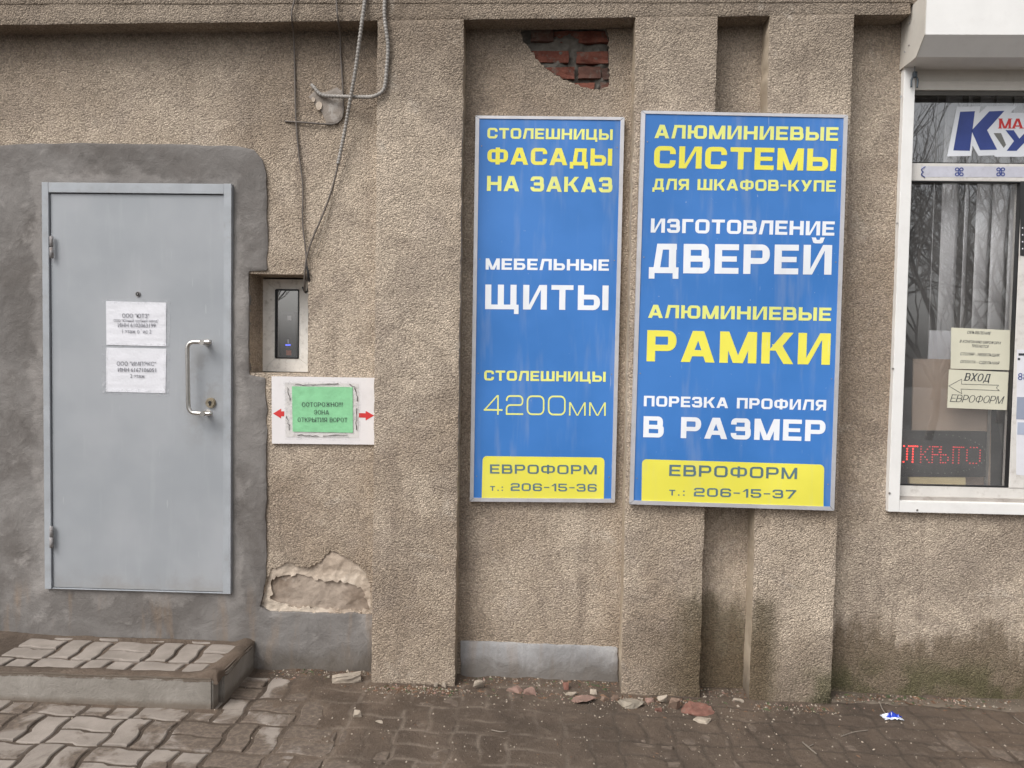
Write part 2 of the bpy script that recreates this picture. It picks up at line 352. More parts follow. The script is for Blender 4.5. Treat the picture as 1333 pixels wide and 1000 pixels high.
def mat_glass(name, ior, tint=0.86, rough=0.0, haze=0.05):
    t = NT(name); t.n.remove(t.b)
    fr = t.n.new('ShaderNodeFresnel'); fr.inputs['IOR'].default_value = ior
    tr = t.n.new('ShaderNodeBsdfTransparent'); tr.inputs['Color'].default_value = (tint, tint, tint, 1)
    gl = t.n.new('ShaderNodeBsdfGlossy'); gl.inputs['Roughness'].default_value = rough; gl.inputs['Color'].default_value = (1, 1, 1, 1)
    mx = t.n.new('ShaderNodeMixShader')
    ge = t.n.new('ShaderNodeNewGeometry')
    ff = t.math('MULTIPLY', fr.outputs[0], t.math('SUBTRACT', 1.0, ge.outputs['Backfacing']))
    t.l.new(ff, mx.inputs[0]); t.l.new(tr.outputs[0], mx.inputs[1]); t.l.new(gl.outputs[0], mx.inputs[2])
    bp = t.n.new('ShaderNodeBump'); bp.inputs['Distance'].default_value = 0.0015; bp.inputs['Strength'].default_value = 0.25
    nz = t.n.new('ShaderNodeTexNoise'); nz.inputs['Scale'].default_value = 2.2
    t.l.new(t.pos(), nz.inputs['Vector']); t.l.new(nz.outputs['Fac'], bp.inputs['Height']); t.l.new(bp.outputs[0], gl.inputs['Normal'])
    df = t.n.new('ShaderNodeBsdfDiffuse'); df.inputs['Color'].default_value = (.62, .61, .60, 1)      # pale haze mixed into the glass, making up for a dim mirrored sky
    m3 = t.n.new('ShaderNodeMixShader'); t.l.new(t.range(t.noise(3.0, 5, 0.6), 0.3, 0.7, haze * .6, haze * 1.4), m3.inputs[0])
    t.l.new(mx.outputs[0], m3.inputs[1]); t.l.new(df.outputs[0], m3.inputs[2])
    t.l.new(m3.outputs[0], t.out.inputs[0]); return t.m
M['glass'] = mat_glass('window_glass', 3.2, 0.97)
def mat_tape():
    t = NT('clear_packing_tape')
    t.color((0.62, 0.63, 0.66)); t.set(rough=0.16, spec=0.6, alpha=t.range(t.noise(35, 4, 0.7), 0.45, 0.75, 0.04, 0.38)); return t.m
M['tape'] = mat_tape()
def mat_emit(name, col, st):
    t = NT(name); t.color((0.05, 0.01, 0.01)); t.set(rough=0.4)
    t.b.inputs['Emission Color'].default_value = (*col, 1); t.b.inputs['Emission Strength'].default_value = st; return t.m
M['led_hot'] = mat_emit('red_led_bright', (1.0, 0.04, 0.03), 2.8)
M['led_dim'] = mat_emit('red_led_dim', (1.0, 0.05, 0.06), 1.0)
M['led_blue'] = mat_emit('blue_indicator', (0.1, 0.15, 1.0), 2.0)
M['led_off'] = mat_plain('unlit_led', (0.16, 0.19, 0.15), 0.4, 0.2)

# ------------------------------------------------------------------ object helpers
col = S.collection
def link(o, parent=None):
    col.objects.link(o)
    if parent: o.parent = parent
    return o
def mesh_obj(name, verts, faces, mats, parent=None, smooth=False, midx=None):
    me = bpy.data.meshes.new(name)
    me.from_pydata([tuple(map(float, v)) for v in verts], [], faces)
    for mm in (mats if isinstance(mats, (list, tuple)) else [mats]): me.materials.append(mm)
    if midx is not None: me.polygons.foreach_set('material_index', midx)
    if smooth: me.polygons.foreach_set('use_smooth', [True] * len(me.polygons))
    me.update()
    return link(bpy.data.objects.new(name, me), parent)
def empty(name, loc=(0, 0, 0)):
    o = bpy.data.objects.new(name, None); o.location = loc; o.empty_display_size = 0.1; col.objects.link(o); return o
def tag(o, label=None, cat=None, group=None, kind=None):
    if label: o['label'] = label
    if cat: o['category'] = cat
    if group: o['group'] = group
    if kind: o['kind'] = kind
    return o
class MB:
    """collects boxes, prisms, tubes; one mesh"""
    def __init__(s): s.v = []; s.f = []; s.m = []
    def add(s, v, f, mi=0):
        o = len(s.v); s.v += [tuple(map(float, q)) for q in v]; s.f += [tuple(i + o for i in q) for q in f]; s.m += [mi] * len(f)
    def box(s, x0, x1, y0, y1, z0, z1, b=0.0, mi=0):
        if b <= 0:
            v = [(x, y, z) for z in (z0, z1) for y in (y0, y1) for x in (x0, x1)]
            s.add(v, [(0, 2, 3, 1), (4, 5, 7, 6), (0, 1, 5, 4), (2, 6, 7, 3), (0, 4, 6, 2), (1, 3, 7, 5)], mi); return
        bm = bmesh.new(); bmesh.ops.create_cube(bm, size=1)
        for q in bm.verts:
            q.co = ((x0 + x1) / 2 + q.co.x * (x1 - x0), (y0 + y1) / 2 + q.co.y * (y1 - y0), (z0 + z1) / 2 + q.co.z * (z1 - z0))
        bmesh.ops.bevel(bm, geom=bm.edges[:], offset=b, segments=2, affect='EDGES', profile=0.7)
        bm.verts.ensure_lookup_table(); bm.verts.index_update()
        s.add([q.co[:] for q in bm.verts], [tuple(x.index for x in f.verts) for f in bm.faces], mi); bm.free()
    def prism_y(s, pts, y0, y1, mi=0):      # pts (x,z) polygon; extruded front y0 to back y1
        a = sum(pts[i][0] * pts[(i + 1) % len(pts)][1] - pts[(i + 1) % len(pts)][0] * pts[i][1] for i in range(len(pts)))
        if a < 0: pts = pts[::-1]
        n = len(pts)
        v = [(p[0], y0, p[1]) for p in pts] + [(p[0], y1, p[1]) for p in pts]
        f = [tuple(range(n)), tuple(range(2 * n - 1, n - 1, -1))] + [((i + 1) % n, i, i + n, (i + 1) % n + n) for i in range(n)]
        s.add(v, f, mi)
    def prism_x(s, pts, x0, x1, mi=0):      # pts (y,z)
        a = sum(pts[i][0] * pts[(i + 1) % len(pts)][1] - pts[(i + 1) % len(pts)][0] * pts[i][1] for i in range(len(pts)))
        if a < 0: pts = pts[::-1]
        n = len(pts)
        v = [(x0, p[0], p[1]) for p in pts] + [(x1, p[0], p[1]) for p in pts]
        f = [tuple(range(n - 1, -1, -1)), tuple(range(n, 2 * n))] + [(i, (i + 1) % n, (i + 1) % n + n, i + n) for i in range(n)]
        s.add(v, f, mi)
    def tube(s, pts, r, sides=8, mi=0, caps=True):
        pts = [Vector(p) for p in pts]; n = len(pts)
        rs = r if isinstance(r, (list, tuple)) else [r] * n
        t0 = (pts[1] - pts[0]).normalized()
        up = Vector((0, 1, 0)) if abs(t0.y) < 0.8 else Vector((1, 0, 0))
        nrm = t0.cross(up).normalized()
        v = []; f = []
        for i, p in enumerate(pts):
            t = (pts[min(i + 1, n - 1)] - pts[max(i - 1, 0)]).normalized()
            nrm = (nrm - t * nrm.dot(t)).normalized(); b = t.cross(nrm)
            for k in range(sides):
                a = 2 * math.pi * k / sides
                v.append(p + (nrm * math.cos(a) + b * math.sin(a)) * rs[i])
        for i in range(n - 1):
            for k in range(sides):
                k2 = (k + 1) % sides
                f.append((i * sides + k, i * sides + k2, (i + 1) * sides + k2, (i + 1) * sides + k))
        if caps:
            f.append(tuple(range(sides - 1, -1, -1))); f.append(tuple((n - 1) * sides + k for k in range(sides)))
        s.add(v, f, mi)
    def disc(s, c, r, y0, y1, n=20, mi=0):   # short cylinder along y
        s.prism_y([(c[0] + r * math.cos(2 * math.pi * k / n), c[1] + r * math.sin(2 * math.pi * k / n)) for k in range(n)], y0, y1, mi)
    def build(s, name, mats, parent=None, smooth=False):
        return mesh_obj(name, s.v, s.f, mats, parent, smooth, s.m)
def spline(pts, step=0.01):
    pts = [Vector(p) for p in pts]; out = []
    ext = [pts[0] * 2 - pts[1]] + pts + [pts[-1] * 2 - pts[-2]]
    for i in range(1, len(ext) - 2):
        a, b, c, d = ext[i - 1:i + 3]
        n = max(2, int((c - b).length / step))
        for k in range(n):
            t = k / n
            out.append(0.5 * ((2 * b) + (c - a) * t + (2 * a - 5 * b + 4 * c - d) * t * t + (3 * b - a - 3 * c + d) * t ** 3))
    out.append(pts[-1]); return out

def inside(px, pz, poly):
    r = np.zeros(px.shape, bool); n = len(poly)
    for i in range(n):
        x0, z0 = poly[i]; x1, z1 = poly[(i + 1) % n]
        if z0 == z1: continue
        c = ((z0 > pz) != (z1 > pz)) & (px < (x1 - x0) * (pz - z0) / (z1 - z0) + x0)
        r ^= c
    return r
def nearest(px, pz, polys):
    best = np.full(px.shape, 1e9); bx = px.copy(); bz = pz.copy()
    for poly in polys:
        for i in range(len(poly)):
            x0, z0 = poly[i]; x1, z1 = poly[(i + 1) % len(poly)]
            dx, dz = x1 - x0, z1 - z0; L = dx * dx + dz * dz
            if L == 0: continue
            t = np.clip(((px - x0) * dx + (pz - z0) * dz) / L, 0, 1)
            qx, qz = x0 + t * dx, z0 + t * dz
            d = (px - qx) ** 2 + (pz - qz) ** 2; m_ = d < best
            best[m_] = d[m_]; bx[m_] = qx[m_]; bz[m_] = qz[m_]
    return bx, bz, np.sqrt(best)
def sheet(name, outer, holes, y, depth, mat, step=0.02, fine=None, amp=0.002, ns=9.0, amp2=0.0, rimmat=None, parent=None, jit=0.0025, roundcorner=0.0, horizontal=None):
    """rough slab facing the street: outline (x,z) with holes, a relief of its own and a rim 'depth' deep"""
    xs0, xs1 = min(p[0] for p in outer), max(p[0] for p in outer)
    zs0, zs1 = min(p[1] for p in outer), max(p[1] for p in outer)
    def axis(a, b, keys, boxes):
        pts = {round(a, 5), round(b, 5)}
        for k in keys:
            if a < k < b: pts.add(round(k, 5))
        ks = sorted(pts); out = [ks[0]]
        for i in range(1, len(ks)):
            if ks[i] - out[-1] < 0.0035 and ks[i] != ks[-1]: continue
            s0 = out[-1]; L = ks[i] - s0; mid = (s0 + ks[i]) / 2
            st = step
            for lo, hi, f_ in boxes:
                if lo - 1e-6 <= mid <= hi + 1e-6: st = min(st, f_)
            n = max(1, int(round(L / st)))
            out += [s0 + L * (k + 1) / n for k in range(n)]
        return np.array(out)
    kx = []; kz = []; bxs = []; bzs = []
    for h in holes + [outer]:
        if len(h) <= 10:
            kx += [p[0] for p in h]; kz += [p[1] for p in h]
    for (a, b, c, d, f_) in (fine or []):
        kx += [a, b]; kz += [c, d]; bxs.append((a, b, f_)); bzs.append((c, d, f_))
    xs = axis(xs0, xs1, kx, bxs); zs = axis(zs0, zs1, kz, bzs)
    gx, gzz = np.meshgrid(xs, zs); nx, nzz = len(xs), len(zs)
    cx = (gx[:-1, :-1] + gx[1:, 1:]) / 2; cz = (gzz[:-1, :-1] + gzz[1:, 1:]) / 2
    keep = inside(cx, cz, outer)
    for h in holes: keep &= ~inside(cx, cz, h)
    kp = np.zeros((nzz + 1, nx + 1), bool); kp[1:-1, 1:-1] = keep
    cnt = kp[:-1, :-1].astype(int) + kp[1:, :-1] + kp[:-1, 1:] + kp[1:, 1:]
    bnd = (cnt > 0) & (cnt < 4)
    bx, bz, dd = nearest(gx[bnd], gzz[bnd], [outer] + holes)
    px = gx.copy(); pz = gzz.copy(); px[bnd] = bx; pz[bnd] = bz
    relief = amp * fbm(px, pz, ns, 3) * 2
    if amp2: relief = relief + amp2 * fbm(px, pz, 38.0, 2, 5.0) * 2
    py = y - relief
    px = px + jit * fbm(px * 0.6, pz, 22, 2, 3.0) * 2
    if roundcorner > 0: py[bnd] = py[bnd] + roundcorner
    vid = -np.ones(gx.shape, int); used = cnt > 0; vid[used] = np.arange(used.sum())
    V = np.stack([px[used], py[used], pz[used]], 1)
    jj, ii = np.nonzero(keep)
    a, b, c, d = vid[jj, ii], vid[jj, ii + 1], vid[jj + 1, ii + 1], vid[jj + 1, ii]
    Fc = np.stack([a, b, c, d], 1)
    E_ = np.concatenate([np.stack([a, b], 1), np.stack([b, c], 1), np.stack([c, d], 1), np.stack([d, a], 1)])
    key = np.sort(E_, 1); kk = key[:, 0].astype(np.int64) * 10000000 + key[:, 1]
    _, inv, ct = np.unique(kk, return_inverse=True, return_counts=True)
    be = E_[ct[inv] == 1]
    verts = V; faces = Fc
    if depth > 0:
        bv = np.unique(be); mp = {int(q): i for i, q in enumerate(bv)}
        base = len(V); n = len(bv); L = 3 if depth > 0.05 else 1
        layers = [V[bv]]
        for k in range(1, L + 1):
            q = V[bv].copy(); q[:, 1] = (V[bv][:, 1] * (L - k) + (y + depth) * k) / L
            if L > 1 and k < L: q[:, 0] += 0.002 * fbm(q[:, 2], q[:, 2] * 0 + k, 25, 2, 1.0) * 2
            layers.append(q)
        verts = np.concatenate([V] + layers)
        b0 = np.array([mp[int(q)] for q in be[:, 0]]); b1 = np.array([mp[int(q)] for q in be[:, 1]])
        fs = []
        for k in range(L):
            o0 = base + k * n; o1 = base + (k + 1) * n
            fs.append(np.stack([o0 + b1, o0 + b0, o1 + b0, o1 + b1], 1))
        faces = np.concatenate([Fc] + fs)
    me = bpy.data.meshes.new(name)
    me.vertices.add(len(verts)); me.vertices.foreach_set('co', verts.astype(np.float32).ravel())
    me.loops.add(faces.size); me.loops.foreach_set('vertex_index', faces.astype(np.int32).ravel())
    me.polygons.add(len(faces)); me.polygons.foreach_set('loop_start', np.arange(0, faces.size, 4, dtype=np.int32))
    me.polygons.foreach_set('use_smooth', [True] * len(faces))
    me.materials.append(mat)
    if rimmat:
        me.materials.append(rimmat); mi_ = np.zeros(len(faces), np.int32); mi_[len(Fc):] = 1; me.polygons.foreach_set('material_index', mi_)
    me.update(calc_edges=True); me.validate()
    return link(bpy.data.objects.new(name, me), parent)
def wpoly(pts, y=0.0): return [(X(u, v, y), Z(u, v, y)) for u, v in pts]
def rag(poly, amp, n=6, seed=1):            # ragged broken outline
    r = random.Random(seed); out = []
    for i in range(len(poly)):
        a, b = poly[i], poly[(i + 1) % len(poly)]
        L = math.hypot(b[0] - a[0], b[1] - a[1]); k = max(1, int(L / 0.012))
        for j in range(k):
            t = j / k; w = amp if j else amp * 0.4
            out.append((a[0] + (b[0] - a[0]) * t + r.uniform(-w, w), a[1] + (b[1] - a[1]) * t + r.uniform(-w, w)))
    return out

# ================================================================== THE BUILDING
bld = empty('building')
tag(bld, 'brown pebbledashed street wall with three flat pilasters, a grey metal door and a shop window', 'building')
PD = 0.12                       # how far pilasters and frieze stand out
def zl(x): return 3.247 + 0.0125 * x     # underside of the frieze
XL, XR = -3.6, 4.4
x1l, x1r = X(488, 400, -PD), X(598.5, 400, -PD)
x2l, x2r = X(819.5, 400, -PD), X(924, 400, -PD)
x3l, x3r = X(991, 400, -PD), X(1099, 400, -PD)
# door opening and small-window niche, measured
dT, dB = Z(180, 239, -0.02), Z(180, 769, -0.02)
dL, dR = X(58.5, 500, -0.02), X(302, 500, -0.02)
nL, nR = X(325, 420), X(401, 420); nT, nB = Z(360, 357), Z(360, 486)
door_hole = [(dL + .003, dB + .003), (dR - .003, dB + .003), (dR - .003, dT - .003), (dL + .003, dT - .003)]
niche = [(nL, nB), (nR, nB), (nR, nT), (nL, nT)]
dmg = rag(wpoly([(338, 792), (341, 776), (345, 762), (352, 742), (372, 732), (388, 738), (405, 738), (420, 728), (430, 716), (448, 724), (462, 732), (474, 742), (482, 760), (484, 798), (410, 799), (350, 797)]), 0.0065, seed=3)
lo = -0.12
sheet('wall_panel', [(XL, lo), (x1l + .01, lo), (x1l + .01, zl(x1l)), (XL, zl(XL))], [door_hole, niche, dmg], 0.0, 0.0, M['stucco'], 0.02,
      fine=[(X(330, 760), X(487, 760), Z(400, 802), Z(400, 712), 0.006)], amp=0.003, parent=bld)
bh = rag(wpoly([(678, 44), (679, 38), (700, 34), (740, 34), (786, 35), (792, 44), (792, 66), (793, 84), (794, 104), (792, 113), (780, 117), (765, 115), (740, 106), (724, 98), (708, 88), (700, 78), (690, 64), (680, 54)]), 0.0055, seed=4)
sheet('wall_panel', [(x1r - .01, lo), (x2l + .01, lo), (x2l + .01, zl(0)), (x1r - .01, zl(0))], [bh], 0.0, 0.0, M['stucco'], 0.02,
      fine=[(X(670, 60), X(800, 60), Z(740, 122), Z(740, 28), 0.006)], amp=0.003, parent=bld)
sheet('wall_panel', [(x2r - .01, lo), (x3l + .01, lo), (x3l + .01, zl(1.1)), (x2r - .01, zl(1.1))], [], 0.0, 0.0, M['stucco'], 0.02, amp=0.003, parent=bld)
# shop window opening
wL, wR = X(1170, 400) + 0.02, 3.55
wB, wT = Z(1250, 660), 3.2
win_hole = [(wL, wB), (wR, wB), (wR, wT), (wL, wT)]
sheet('wall_panel', [(x3r - .01, lo), (XR, lo), (XR, zl(1.45) + .06), (x3r - .01, zl(1.45) + .06)], [win_hole], 0.0, 0.0, M['stucco'], 0.02, amp=0.004, parent=bld)
for a, b in ((x1l, x1r), (x2l, x2r), (x3l, x3r)):
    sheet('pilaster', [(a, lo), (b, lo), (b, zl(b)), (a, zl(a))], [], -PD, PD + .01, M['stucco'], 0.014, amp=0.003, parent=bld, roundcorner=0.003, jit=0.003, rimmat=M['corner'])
xb = X(1186, 10, -PD)
fr = [(XL, zl(XL)), (xb, zl(xb)), (xb, 3.318), (XR, 3.318), (XR, 4.3), (XL, 4.3)]
sheet('frieze', fr, [], -PD, PD + .01, M['stucco'], 0.016, amp=0.003, parent=bld, roundcorner=0.004, jit=0.003)
bz = Z(600, 4, -PD)
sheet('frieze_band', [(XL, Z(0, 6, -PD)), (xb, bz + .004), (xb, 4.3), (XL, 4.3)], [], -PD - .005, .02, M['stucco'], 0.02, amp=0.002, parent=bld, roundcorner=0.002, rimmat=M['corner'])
# reveal behind the small window's niche
mb = MB(); nd = 0.25
mb.add([(nL, 0.002, nB), (nL, nd, nB), (nL, nd, nT), (nL, 0.002, nT)], [(0, 1, 2, 3)])
mb.add([(nR, 0.002, nB), (nR, nd, nB), (nR, nd, nT), (nR, 0.002, nT)], [(3, 2, 1, 0)])
mb.add([(nL, 0.002, nT), (nR, 0.002, nT), (nR, nd, nT), (nL, nd, nT)], [(3, 2, 1, 0)])
mb.add([(nL, 0.002, nB), (nR, 0.002, nB), (nR, nd, nB), (nL, nd, nB)], [(0, 1, 2, 3)])
mb.build('reveal', M['stucco'], bld)
# solid body behind the render so nothing is paper thin (rooms beyond are shut off)
mb = MB()
mb.box(XL, XR, 2.6, 2.8, lo, 4.3)
mb.box(XL - .2, XL, -PD + .01, 2.8, lo, 4.3)
mb.box(XR, XR + .2, -PD + .01, 2.8, lo, 4.3)
mb.box(XL, XR, -PD + .02, 2.8, 4.3, 4.5)
mb.build('rear_wall', M['room'], bld)
mb = MB(); mb.box(XL, XR, 0.075, 2.6, lo, wB - 0.25); mb.build('inner_floor', M['room'], bld)
mb = MB(); mb.box(x3r - .1, x3r, 0.02, 2.6, wB - .25, 4.3); mb.build('inner_wall', M['room'], bld)

# cement render round the door, with the long plinth to the pilaster
cy_ = -0.013
cem = wpoly([(-60, 880), (-60, 500), (-58, 230), (-40, 197), (0, 189), (24, 187), (120, 186), (220, 187), (308, 190), (330, 195), (341, 207), (346, 226), (348, 300), (347, 352)], cy_)
cem += [(nL - 0.001, nT + 0.012), (nL - 0.001, nB - 0.01)]
cem += wpoly([(345, 492), (347, 560), (346, 700), (346, 752), (338, 790), (350, 797), (420, 799), (484.5, 800), (485.5, 880)], cy_)
cem = [(p[0], p[1] if p[1] > 0.08 else lo) for p in cem]
def densify(poly, d=0.05, amp=0.004, seed=2):
    r = random.Random(seed); out = []
    for i in range(len(poly)):
        a, b = poly[i], poly[(i + 1) % len(poly)]
        L = math.hypot(b[0] - a[0], b[1] - a[1]); k = max(1, int(L / d))
        for j in range(k):
            t = j / k; w = amp if j else 0
            out.append((a[0] + (b[0] - a[0]) * t + r.uniform(-w, w), a[1] + (b[1] - a[1]) * t + r.uniform(-w, w)))
    return out
sheet('cement_surround', densify(cem), [[(dL + .004, dB + .004), (dR - .004, dB + .004), (dR - .004, dT - .004), (dL + .004, dT - .004)]], cy_, 0.03, M['cement'], 0.013,
      amp=0.005, ns=4.0, amp2=0.0012, parent=bld, jit=0.002, roundcorner=0.004)
pl = wpoly([(599.5, 900), (599.5, 835), (640, 836), (700, 839), (760, 841), (804, 843), (804, 905)], -0.012)
sheet('plinth', densify([(p[0], p[1] if p[1] > 0.1 else lo) for p in pl], 0.04, 0.003), [], -0.012, 0.03, M['cement_pale'], 0.013, amp=0.003, ns=5.0, amp2=0.001, parent=bld, roundcorner=0.003)
# lump of cement left by the cable hole
pt = wpoly([(402, 126), (410, 119), (424, 120), (438, 113), (447, 120), (447, 152), (440, 161), (425, 162), (420, 148), (412, 140)], -0.006)
sheet('cement_patch', rag(pt, 0.002), [], -0.008, 0.02, mat_cement('cable_patch_cement', (0.25, 0.215, 0.185), (0.34, 0.30, 0.27), (0.55, 0.52, 0.49), 0.5, off=21), 0.008, amp=0.002, parent=bld, roundcorner=0.003)
for k, (u, v, s) in enumerate(((416, 139, 0.022), (409, 131, 0.012))):
    sheet('plaster_dab', rag([(X(u, v) + s * math.cos(a) * .8, Z(u, v) + s * math.sin(a)) for a in [i * .7 for i in range(9)]], 0.002), [], -0.014, 0.01, M['lime'], 0.006, amp=0.002, parent=bld)
# broken render low on the left: lime layer, then bare scratch coat, crumbly
grow = lambda poly, q: [(sum(p[0] for p in poly) / len(poly) + (p[0] - sum(s[0] for s in poly) / len(poly)) * q, sum(p[1] for p in poly) / len(poly) + (p[1] - sum(s[1] for s in poly) / len(poly)) * q) for p in poly]
lime_hole = rag(wpoly([(352, 782), (354, 755), (372, 750), (392, 749), (410, 756), (430, 757), (452, 758), (470, 765), (478, 785), (480, 796), (440, 794), (380, 792)]), 0.010, seed=8)
def rim(name, poly, y, depth, mat):
    mb = MB(); n = len(poly)
    mb.add([(p[0], y, p[1]) for p in poly] + [(p[0], y + depth, p[1]) for p in poly], [(i, (i + 1) % n, (i + 1) % n + n, i + n) for i in range(n)])
    return mb.build(name, mat, bld)
rim('broken_edge', dmg, 0.001, 0.03, M['lime'])
sheet('lime_plaster', grow(dmg, 1.08), [lime_hole], 0.009, 0.008, M['lime'], 0.006, amp=0.004, ns=16, amp2=0.0035, parent=bld)
sheet('scratch_coat', grow(dmg, 1.1), [], 0.018, 0.0, M['scratch'], 0.006, amp=0.006, ns=8, amp2=0.0028, parent=bld)
# bared brickwork under the frieze
rim('broken_edge', bh, 0.001, 0.04, M['mortar'])
sheet('mortar_bed', wpoly([(660, 20), (812, 20), (812, 130), (660, 130)]), [], 0.044, 0.0, M['mortar'], 0.005, amp=0.019, ns=12, amp2=0.008, parent=bld)
brick_mesh = []
for k in range(4):
    bm = bmesh.new(); bmesh.ops.create_cube(bm, size=1)
    bmesh.ops.scale(bm, vec=(0.24, 0.10, 0.064), verts=bm.verts)
    bmesh.ops.subdivide_edges(bm, edges=bm.edges[:], cuts=2, use_grid_fill=True)
    r = random.Random(k)
    for q in bm.verts: q.co += Vector((r.uniform(-.004, .004), r.uniform(-.004, .004), r.uniform(-.003, .003)))
    me = bpy.data.meshes.new('brick'); bm.to_mesh(me); bm.free(); me.materials.append(M['brick']); brick_mesh.append(me)
for u0, v, half, out in ((654, 47, 0, .022), (706, 47, 1, .018), (745, 48, 0, .036), (791, 48, 0, .034), (716, 75, 0, .012), (775, 76, 0, .014), (667, 75, 0, .03),
                    (705, 96, 1, .02), (733, 96, 1, .016), (767, 95, 1, .018), (797, 96, 1, .03), (750, 115, 0, .03), (805, 115, 0, .03)):
    o = bpy.data.objects.new('brick', brick_mesh[rnd.randrange(4)])
    o.location = (X(u0, v, .03), out * .55 + 0.063, Z(u0, v, .03)); o.scale.x = 0.46 if half else 0.76; o.scale.z = 0.88
    o.rotation_euler = (rnd.uniform(-.03, .03), rnd.uniform(-.02, .02), rnd.uniform(-.03, .03))
    link(o, bld)

# ------------------------------------------------------------------ door (part of the building)
yd = -0.022
def xz(u, v, y=0.0): return (X(u, v, y), Z(u, v, y))
lL, lT = xz(68, 252, yd); lR = X(291, 500, yd); lB = Z(180, 767.5, yd)
lL = X(67.5, 500, yd)
mb = MB(); mb.box(lL, lR, yd, yd + 0.05, lB, lT, b=0.003)
door = mb.build('door', M['door'], bld); tag(door, 'plain grey-blue sheet metal door')
mb = MB(); fw = 0.002
fy = yd - 0.012
mb.box(dL, lL - .004, fy, 0.05, dB, dT, b=0.002)
mb.box(lR + .004, dR, fy, 0.05, dB, dT, b=0.002)
mb.box(lL - .0035, lR + .0035, fy + .001, 0.05, lT + .004, dT - .001, b=0.002)
mb.box(lL - .0035, lR + .0035, fy + .004, 0.05, dB, lB - .003, b=0.001)
mb.build('frame', M['doorframe'], door)
mb = MB(); mb.box(dL + .002, dR - .002, 0.045, 0.055, dB, dT); mb.build('jamb_backing', M['dark'], door)
for v in (322, 699):
    mb = MB(); hx, hz = xz(67.5, v, yd - .015)
    mb.tube([(hx, yd - .018, hz - .055), (hx, yd - .018, hz - .002)], 0.009, 10)
    mb.tube([(hx, yd - .018, hz + .002), (hx, yd - .018, hz + .055)], 0.0085, 10)
    mb.tube([(hx, yd - .018, hz - .006), (hx, yd - .018, hz + .006)], 0.006, 8)
    mb.build('hinge', M['rust'], door, True)
ha = lambda u, v, y: (X(u, v, y), y, Z(u, v, y))
yh = yd - 0.055
pts = [ha(275, 445.5, yh), ha(262, 445.5, yh), ha(252, 445.5, yh), ha(247, 447, yh), ha(244.5, 451, yh), ha(244, 458, yh), ha(244.5, 490, yh), ha(245, 525, yh), ha(246, 532, yh), ha(249, 536.5, yh), ha(254, 538, yh), ha(265, 538.5, yh), ha(276, 538.5, yh)]
mb = MB(); mb.tube(spline(pts, 0.012), 0.0105, 12)
handle = mb.build('handle', M['steel'], door, True)
for u, v in ((264, 446), (265, 538.5)):
    mb = MB(); hx, hz = xz(u, v, yh); mb.disc((hx, hz), 0.013, yh - .016, yd - 0.0005, 16); mb.disc((hx, hz), 0.017, yd - .004, yd - .0002, 16)
    mb.build('handle_post', M['steel'], door)
mb = MB(); c = xz(274.8, 524.4, yd); mb.disc(c, 0.026, yd - .008, yd - .0003, 28); mb.disc(c, 0.021, yd - .014, yd - .0078, 28)
mb.prism_y([(c[0] + .0085 * math.cos(a * .524), c[1] + .002 + .0085 * math.sin(a * .524)) for a in range(12)], yd - .0165, yd - .0138, 1)
mb.box(c[0] - .004, c[0] + .004, yd - .0162, yd - .0136, c[1] - .014, c[1] - .002, mi=1)
mb.build('lock', [M['brass'], M['dark']], door)
mb = MB(); c = xz(180, 383, yd); mb.disc(c, 0.013, yd - .005, yd - .0003, 20); mb.disc(c, 0.009, yd - .008, yd - .0048, 18, 1); mb.disc(c, 0.004, yd - .009, yd - .0078, 10, 0)
mb.build('peephole', [M['rust'], M['black']], door)

# ------------------------------------------------------------------ small window
yf = 0.185
a = P(343.5, 420, yf)[0]; zt, zb = Z(370, 363.5, yf), Z(370, 484, yf)
sL, sR = nL - .002, nR - 0.002
fx0, fx1 = X(359, 420, yf), X(388.5, 420, yf); fz0, fz1 = Z(373, 466, yf), Z(373, 377.5, yf)
mb = MB()
for q in (((sL, zb), (fx0, fz0), (fx0, fz1), (sL, zt)), ((fx1, fz0), (sR, zb), (sR, zt), (fx1, fz1)), ((sL, zb), (sR, zb), (fx1, fz0), (fx0, fz0)), ((fx0, fz1), (fx1, fz1), (sR, zt), (sL, zt))):
    cx0 = sum(p[0] for p in q) / 4; cz0 = sum(p[1] for p in q) / 4
    mb.prism_y([(p[0] + (0.0006 if p[0] < cx0 else -0.0006), p[1] + (0.0006 if p[1] < cz0 else -0.0006)) for p in q], yf, yf + 0.05)
sw = mb.build('small_window', M['pvc_old'], bld); tag(sw, 'narrow window in a grimy white plastic frame')
mb = MB()
for (x0, x1, z0, z1) in ((fx0 - .004, fx0 + .003, fz0, fz1), (fx1 - .003, fx1 + .004, fz0, fz1), (fx0, fx1, fz0 - .004, fz0 + .003), (fx0, fx1, fz1 - .003, fz1 + .004)):
    mb.box(x0, x1, yf - .003, yf + .02, z0, z1)
mb.build('gasket', M['black'], sw)
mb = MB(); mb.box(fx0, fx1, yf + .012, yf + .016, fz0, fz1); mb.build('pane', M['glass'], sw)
mb = MB(); mb.box(sL - .02, sR, 0.40, 0.41, zb, zt); mb.box(nL - .02, nL - .01, .24, .4, zb, zt); mb.box(nR + .01, nR + .02, .24, .4, zb, zt); mb.build('backing', M['room'], sw)
